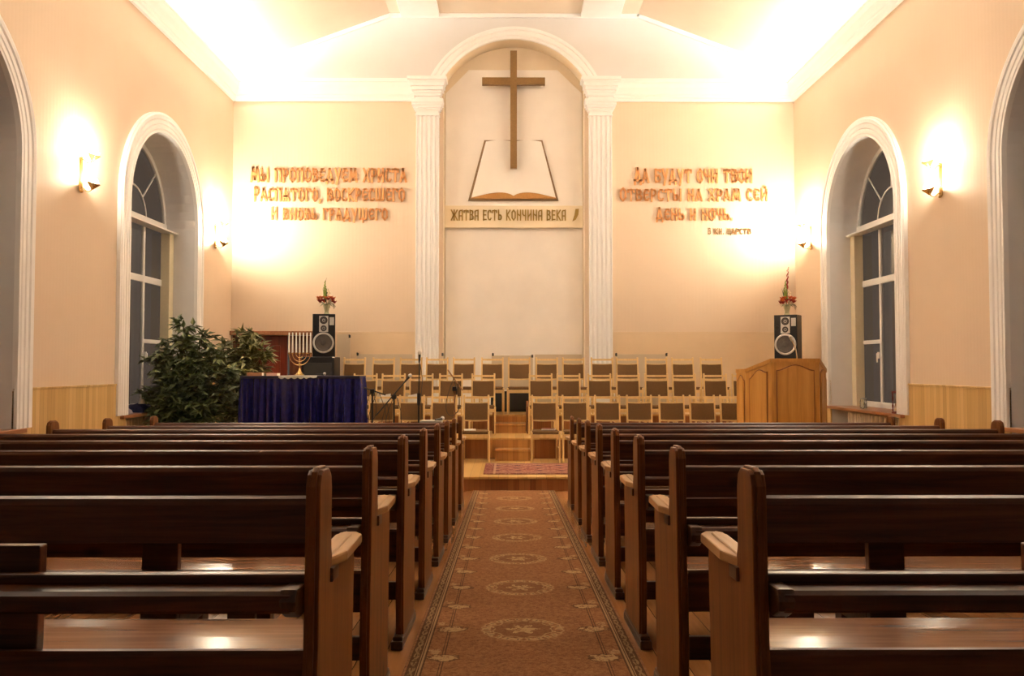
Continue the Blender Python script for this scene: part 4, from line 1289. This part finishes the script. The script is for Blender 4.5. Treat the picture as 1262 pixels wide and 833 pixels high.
# ------------------------------------------------------------------ microphone stands
def mic_geo(root, p, d, L=.13, mat_head=None, mat_body=None):
    p = Vector(p); d = Vector(d).normalized()
    m = MB(); m.tube([p, p + d * L], [.011, .018], 10); m.build('microphone_body', mat_body or M['black_metal'], root, True)
    m = MB(); m.ball(p + d * (L + .018), .027, 12); m.build('microphone_head', mat_head or M['silver'], root, True)
def tripod(root, r, z, mat):
    for k in range(3):
        a = R(90 + 120 * k)
        m = MB(); m.tube([(0, 0, z), (r * math.cos(a), r * math.sin(a), .012)], .008, 6); m.build('leg', mat, root, True)
YS = 11.3
def sx_(px, y=YS): return (px - 626) * y / FPX
a = empty('microphone_stand', 'tall straight black microphone stand before the choir chairs', 'microphone stand', (sx_(516.5), YS, ZST), (0, 0, 0), 'microphone stands')
m = MB(); m.lathe([(0, 0), (.10, 0), (.10, .012), (.04, .025), (0, .025)], 28); m.build('base', M['black_metal'], a, True)
m = MB(); m.tube([(0, 0, .02), (0, 0, .95)], .013, 10); m.build('lower_tube', M['black_metal'], a, True)
m = MB(); m.tube([(0, 0, .86), (0, 0, 1.02)], .024, 10); m.build('clutch', M['black'], a, True)
m = MB(); m.tube([(0, 0, 1.0), (.006, 0, 1.44)], .0075, 8); m.build('upper_tube', M['black_metal'], a, True)
mic_geo(a, (.004, 0, 1.43), (.06, -.25, 1), .12)
m = MB(); m.tube([(.02, 0, 1.40), (.05, -.01, 1.2), (.03, -.02, .95), (.055, -.02, .6), (.03, 0, .03)], .004, 6); m.build('cable', M['black'], a, True)

def boom(label, px, pytop, A, B, mat, mic, seed, heads=None):
    x = sx_(px); zt = EYE + (451.5 - pytop) * YS / FPX
    o = empty('microphone_stand', label, 'microphone stand', (x, YS, ZST), (0, 0, 0), 'microphone stands')
    h = zt - ZST
    tripod(o, .135, .17, mat)
    m = MB(); m.tube([(0, 0, .12), (0, 0, h)], .0115, 10); m.build('upright', mat, o, True)
    pa = Vector((sx_(A[0]) - x, -.02, EYE + (451.5 - A[1]) * YS / FPX - ZST)); pb = Vector((sx_(B[0]) - x, -.03, EYE + (451.5 - B[1]) * YS / FPX - ZST))
    m = MB(); m.tube([pa, pb], .0085, 8); m.build('boom_arm', mat, o, True)
    m = MB(); m.box(-.03, .03, -.035, .02, h - .04, h + .02, .008); m.build('clutch', M['black'], o)
    if mic: mic_geo(o, pb, pb - pa, .10, heads)
    rnd = random.Random(seed)
    for k in range(2):
        pts = []
        q = pa.lerp(pb, .35 + .3 * k)
        for i in range(15):
            t = i / 14
            pts.append((q.x + (.05 + .05 * k) * math.sin(PI * t * 2) + .02 * math.sin(5 * t + seed), -.035 - .02 * k, q.z - (.40 + .12 * k) * math.sin(PI * t)))
        m = MB(); m.tube(pts, .004, 6); m.build('cable', M['black'], o, True)
    return o
boom('low black boom microphone stand nearest the navy table', 459.5, 481, (449.5, 477.5), (476, 486.5), M['black_metal'], False, 1)
boom('black boom microphone stand with its arm raised between the choir chairs', 486, 488, (464.5, 511.5), (499, 471), M['black_metal'], True, 2)
boom('bronze coloured boom stand by the first chairs left of the steps', 560.5, 478, (570.5, 481), (552, 455.5), M['bronze'], False, 3)

gc = empty('monitor_cabinet', 'grey topped monitor cabinet between the straight microphone stand and the pews', 'cabinet', (sx_(532, 11.05), 11.05, ZST))
m = MB(); m.box(-.142, .142, -.14, .13, .012, .670, .012); m.build('body', M['grey_case'], gc)
m = MB(); m.box(-.12, .12, -.148, -.138, .06, .60, .006); m.build('grille', M['grille'], gc)
for ax in (-1, 1):
    for ay in (-1, 1):
        m = MB(); m.lathe([(0, 0), (.014, 0), (.014, .014), (0, .014)], 10, Matrix.Translation((ax * .11, ay * .10, 0))); m.build('foot', M['black'], gc, True)
hm = empty('handheld_microphone', 'handheld microphone with pale head lying on the grey monitor cabinet', 'microphone', (sx_(543.5, 11.0), 11.0, ZST + .670 + .018), (0, 0, R(60)))
m = MB(); m.tube([(-.12, 0, 0), (.02, 0, .004)], [.010, .017], 10); m.build('handle', M['black_metal'], hm, True)
m = MB(); m.ball((.04, 0, .010), .028, 12); m.build('head', M['silver'], hm, True)

# black box filling the dark gap between the chair legs above the steps
bx_ = empty('black_box', 'black box standing behind the back row chairs above the steps', 'box', (.06, 14.86, ZT3))
m = MB(); m.box(-.36, .36, -.12, .12, 0, .36, .01); m.build('body', M['black'], bx_)
m = MB(); m.box(-.30, .30, -.126, -.118, .05, .31, .004); m.build('front_panel', M['grille'], bx_)

# ------------------------------------------------------------------ thin boards and hooks on the wall behind the choir
for i, (x0, x1, z0, z1, y, lab) in enumerate((
        (-3.08, -2.84, ZT3, 2.08, YB - .013, 'narrow greyish board on the back wall just right of the left loudspeaker'),
        (-2.72, -1.72, ZT3 + .002, 1.72, YB - .013, 'greyish board behind the left end of the back row chairs'),
        (-.30, .46, ZT3 + .37, 1.70, PB - .001, 'greyish board in the niche directly above the black box'),
        (.50, 1.36, ZT3 + .002, 1.72, PB - .001, 'greyish board low in the niche beside the right pilaster'),
        (1.95, 2.86, ZT3 + .002, 1.72, YB - .013, 'greyish board behind the back row chairs right of the right pilaster'))):
    m = MB(); m.box(x0, x1, y - .010, y, z0, z1, .002)
    tag(m.build('wall_panel', M['panel']), lab, 'panel', 'boards behind the choir')
for px, py, y, lab in ((431, 414.5, YB - .0225, 'small dark wall hook highest up, beside the left loudspeaker'), (441, 436.5, YB - .0225, 'small dark wall hook above the leftmost back row chair'),
                       (545.5, 437, YB - .012, 'small dark wall hook just right of the left pilaster'), (607.5, 437, PB - .011, 'small dark wall hook in the niche, left of the centre'),
                       (656, 439, PB - .011, 'small dark wall hook in the niche, right of the centre'), (759.5, 437, YB - .0225, 'small dark wall hook just right of the right pilaster'),
                       (821.5, 437, YB - .0225, 'small dark wall hook above the right end of the back row chairs')):
    o = empty('wall_hook', lab, 'hook', ((px - 626) * y / FPX, y, EYE + (451.5 - py) * y / FPX), (0, 0, 0), 'wall hooks behind the choir')
    m = MB(); m.box(-.018, .018, -.006, 0, -.025, .025, .002); m.build('plate', M['black_metal'], o)
    m = MB(); m.tube([(0, -.004, .005), (0, -.03, -.002), (0, -.045, .014)], .006, 7); m.ball((0, -.047, .02), .013, 8); m.build('peg', M['black_metal'], o, True)

# ------------------------------------------------------------------ plants
def plant(name, label, loc, top, spread, nleaf, L, W, mat, seed, pot_r=.19, lobes=None, mat2=None):
    rnd = random.Random(seed)
    root = empty(name, label, 'plant', loc)
    m = MB(); m.lathe([(0, 0), (pot_r * .72, 0), (pot_r * .98, .27), (pot_r * 1.08, .275), (pot_r * 1.08, .32), (pot_r * .97, .32), (pot_r * .95, .29), (0, .29)], 28); m.build('pot', M['pot'], root, True)
    m = MB(); m.lathe([(0, .296), (pot_r * .94, .29)], 20); m.build('soil', M['soil'], root)
    ms = MB(); ml = MB(); ml2 = MB()
    stems = []
    for i, (dx, dy, h) in enumerate(lobes):
        pts = []
        for j in range(9):
            t = j / 8
            pts.append(Vector((dx * t ** 1.4 + .03 * math.sin(i * 2 + t * 6), dy * t ** 1.4 + .03 * math.cos(i + t * 5), .29 + (h - .29) * t)))
        ms.tube(pts, [.013 * (1 - .75 * k / 8) for k in range(9)], 6)
        stems.append(pts)
    per = nleaf // len(stems)
    for pts in stems:
        # side twigs carrying the leaves
        nt = max(8, per // 9)
        for k in range(nt):
            t = (.16 + .84 * (k + rnd.random()) / nt)
            f = t * 8; i0 = min(7, int(f)); p = pts[i0].lerp(pts[i0 + 1], f - i0)
            a = rnd.uniform(0, 2 * PI)
            reach = spread * (.45 + .75 * rnd.random()) * (1.15 - .75 * t ** 2)
            d = Vector((math.cos(a), math.sin(a), rnd.uniform(-.1, .75)))
            q = p + d.normalized() * reach
            q.z -= reach * .18
            midp = p.lerp(q, .5) + Vector((0, 0, reach * .12))
            ms.tube([p, midp, q], [.005, .0035, .0015], 5)
            for j in range(9):
                u = (j + .6) / 9
                o = p.lerp(midp, u * 2) if u < .5 else midp.lerp(q, u * 2 - 1)
                dd = (d.normalized() * .8 + Vector((rnd.uniform(-1, 1), rnd.uniform(-1, 1), rnd.uniform(-.75, .35))))
                w = ml2 if (mat2 and rnd.random() < .28) else ml
                leaf_geo(w.b, o, dd, Vector((rnd.uniform(-.4, .4), rnd.uniform(-.6, .2), 1)), L * rnd.uniform(.7, 1.2), W * rnd.uniform(.8, 1.2), .3, rnd.uniform(.05, .3))
    ms.build('stem', M['stem'], root, True)
    ml.build('foliage', mat, root, recalc=False)
    if mat2: ml2.build('pale_leaf', mat2, root, recalc=False)
    return root
PX1 = (232 - 626) * 11.75 / FPX
plant('ficus', 'large dark green weeping fig beside the left window', (PX1, 11.75, ZST), 2.1, .36, 7200, .130, .064, M['leaf'], 11, .2,
      [(-.42, -.1, 1.55), (-.15, .1, 2.02), (.02, -.25, 1.75), (.22, .05, 1.85), (.45, -.1, 1.62), (-.52, -.15, 1.05), (.30, -.30, 1.25), (-.20, -.35, 1.30), (.55, .05, 1.35), (-.02, -.35, .95), (.42, -.30, .85), (-.30, -.35, .8), (.1, -.2, 1.5), (.6, -.1, 1.05), (-.35, .1, 1.75)])
PX2 = (296 - 626) * 12.75 / FPX
plant('dracaena', 'yellow-green bushy pot plant between the fig and the dark red door', (PX2, 12.75, ZST), 1.9, .34, 4600, .16, .056, M['leaf_var'], 23, .17,
      [(-.25, 0, 1.75), (.0, .1, 1.92), (.22, -.05, 1.88), (.40, 0, 1.62), (-.05, -.12, 1.45), (-.40, 0, 1.60), (.25, -.12, 1.25), (.12, -.1, 1.65)], M['leaf_cream'])

# ------------------------------------------------------------------ on and under the window sills
def cloth_heap(name, label, cat, loc, w, d, h, mat, seed, rz=0):
    rnd = random.Random(seed)
    m = MB(); bm = m.b
    nx_, ny_ = 22, 16
    ph = [rnd.uniform(0, 6) for _ in range(6)]
    top = []
    for i in range(nx_ + 1):
        r = []
        for j in range(ny_ + 1):
            u, v = -1 + 2 * i / nx_, -1 + 2 * j / ny_
            e = max(0.0, 1 - abs(u) ** 5) * max(0.0, 1 - abs(v) ** 5)
            z = h * (e ** .35) * (.80 + .10 * math.sin(u * 5 + ph[0] + 2 * v) + .08 * math.sin(v * 7 + ph[1]) + .06 * math.sin(u * 11 - v * 4 + ph[2]))
            r.append(bm.verts.new((u * w / 2 * (1 + .05 * math.sin(v * 4 + ph[3])), v * d / 2 * (1 + .06 * math.sin(u * 5 + ph[4])), max(.0, z))))
        top.append(r)
    for a, b in zip(top, top[1:]):
        for j in range(ny_): bm.faces.new((a[j], b[j], b[j + 1], a[j + 1]))
    o = m.build(name, mat, None, True); o.location = loc; o.rotation_euler = (0, 0, R(rz))
    return tag(o, label, cat)
SX = XL - .19
cloth_heap('folded_jacket', 'dark blue folded jacket on the left window sill behind the pews', 'clothes', (SX, 11.78, ZSILL + .001), .42, .68, .12, M['denim'], 1, 4)
cloth_heap('folded_scarf', 'lilac grey folded cloth at the near end of the left window sill', 'clothes', (SX - .02, 11.13, ZSILL + .001), .34, .34, .11, M['grey_cloth'], 2, -6)
cloth_heap('folded_cloth', 'blackish green folded cloth on the left sill beside the fig', 'clothes', (SX, 12.40, ZSILL + .001), .36, .38, .10, M['dark_cloth'], 3, 3)
m = MB(); m.lathe([(0, .0), (.045, 0), (.034, .05), (.014, .11), (0, .125)], 9)
o = m.build('paper_cone', M['paper'], None, True); o.location = (SX - .05, 11.46 + .0, ZSILL + .002); o.rotation_euler = (0, 0, 0)
o.location = (XL - .06, 11.60, ZSILL + .116)
tag(o, 'small pointed white paper cone resting on the clothes on the left sill', 'paper')
hg = empty('hourglass', 'mahogany hourglass with turned posts at the near end of the right sill', 'hourglass', (XR - .01, 11.20, ZSILL + .001))
for z in (0, .275):
    m = MB(); m.lathe([(0, z), (.062, z), (.066, z + .008), (.062, z + .022), (.05, z + .028), (0, z + .028)], 24); m.build('disc', M['mahogany'], hg, True)
for k in range(3):
    an = R(30 + 120 * k); x, y = .046 * math.cos(an), .046 * math.sin(an)
    m = MB(); m.lathe([(.006, .026), (.011, .04), (.007, .06), (.012, .10), (.006, .15), (.012, .20), (.007, .245), (.011, .262), (.006, .278)], 10, Matrix.Translation((x, y, 0))); m.build('post', M['mahogany'], hg, True)
m = MB(); m.lathe([(0, .03), (.026, .034), (.030, .08), (.018, .125), (.005, .151), (.018, .178), (.030, .222), (.026, .27), (0, .274)], 16); m.build('glass_bulb', M['crystal'], hg, True)
m = MB(); m.lathe([(0, .036), (.024, .038), (.022, .06), (0, .085)], 14); m.build('sand', M['cream_petal'], hg, True)
for k, (y, lab) in enumerate(((12.62, 'small clear glass jar on the right sill, the one nearer the room corner'), (12.50, 'small clear glass jar on the right sill, the one nearer the hourglass'))):
    o = empty('glass_jar', lab, 'jar', (XR + .14 - .03 * k, y, ZSILL + .001), (0, 0, 0), 'glass jars on the right sill')
    m = MB(); m.lathe([(0, 0), (.036, 0), (.040, .01), (.040, .10), (.030, .125), (.030, .14), (.026, .14), (.026, .122), (.035, .098), (.035, .012), (0, .008)], 18); m.build('jar_body', M['crystal'], o, True)
    m = MB(); m.lathe([(0, .140), (.033, .140), (.033, .154), (0, .157)], 18); m.build('lid', M['silver'], o, True)
def radiator(label, X, s, c):
    """ribbed radiator in the niche, s towards the outside"""
    root = empty('radiator', label, 'radiator', (X + s * .20, c, .12), (0, 0, 0), 'radiators under the windows')
    m = MB()
    n = 22
    for k in range(n):
        y = -.88 + 1.76 * k / (n - 1)
        m.box(-.055, .055, y - .030, y + .030, .09, .66, .012, 2)
    m.build('ribbed_body', M['radiator'], root)
    m = MB(); m.box(-.045, .045, -.9, .9, .655, .668, .004); m.build('top_cover', M['radiator'], root)
    for sy in (-.8, .8):
        m = MB(); m.box(-.04, .04, sy - .02, sy + .02, 0, .095, .004); m.build('foot', M['radiator'], root)
    m = MB(); m.tube([(0, -.91, .60), (0, -1.0, .60), (0, -1.02, .56), (0, -1.02, .01)], .012, 8); m.build('pipe', M['radiator'], root, True)
radiator('ivory ribbed radiator in the niche under the left window', XL, -1, 12.12)
radiator('ivory ribbed radiator in the niche under the right window', XR, 1, 12.29)
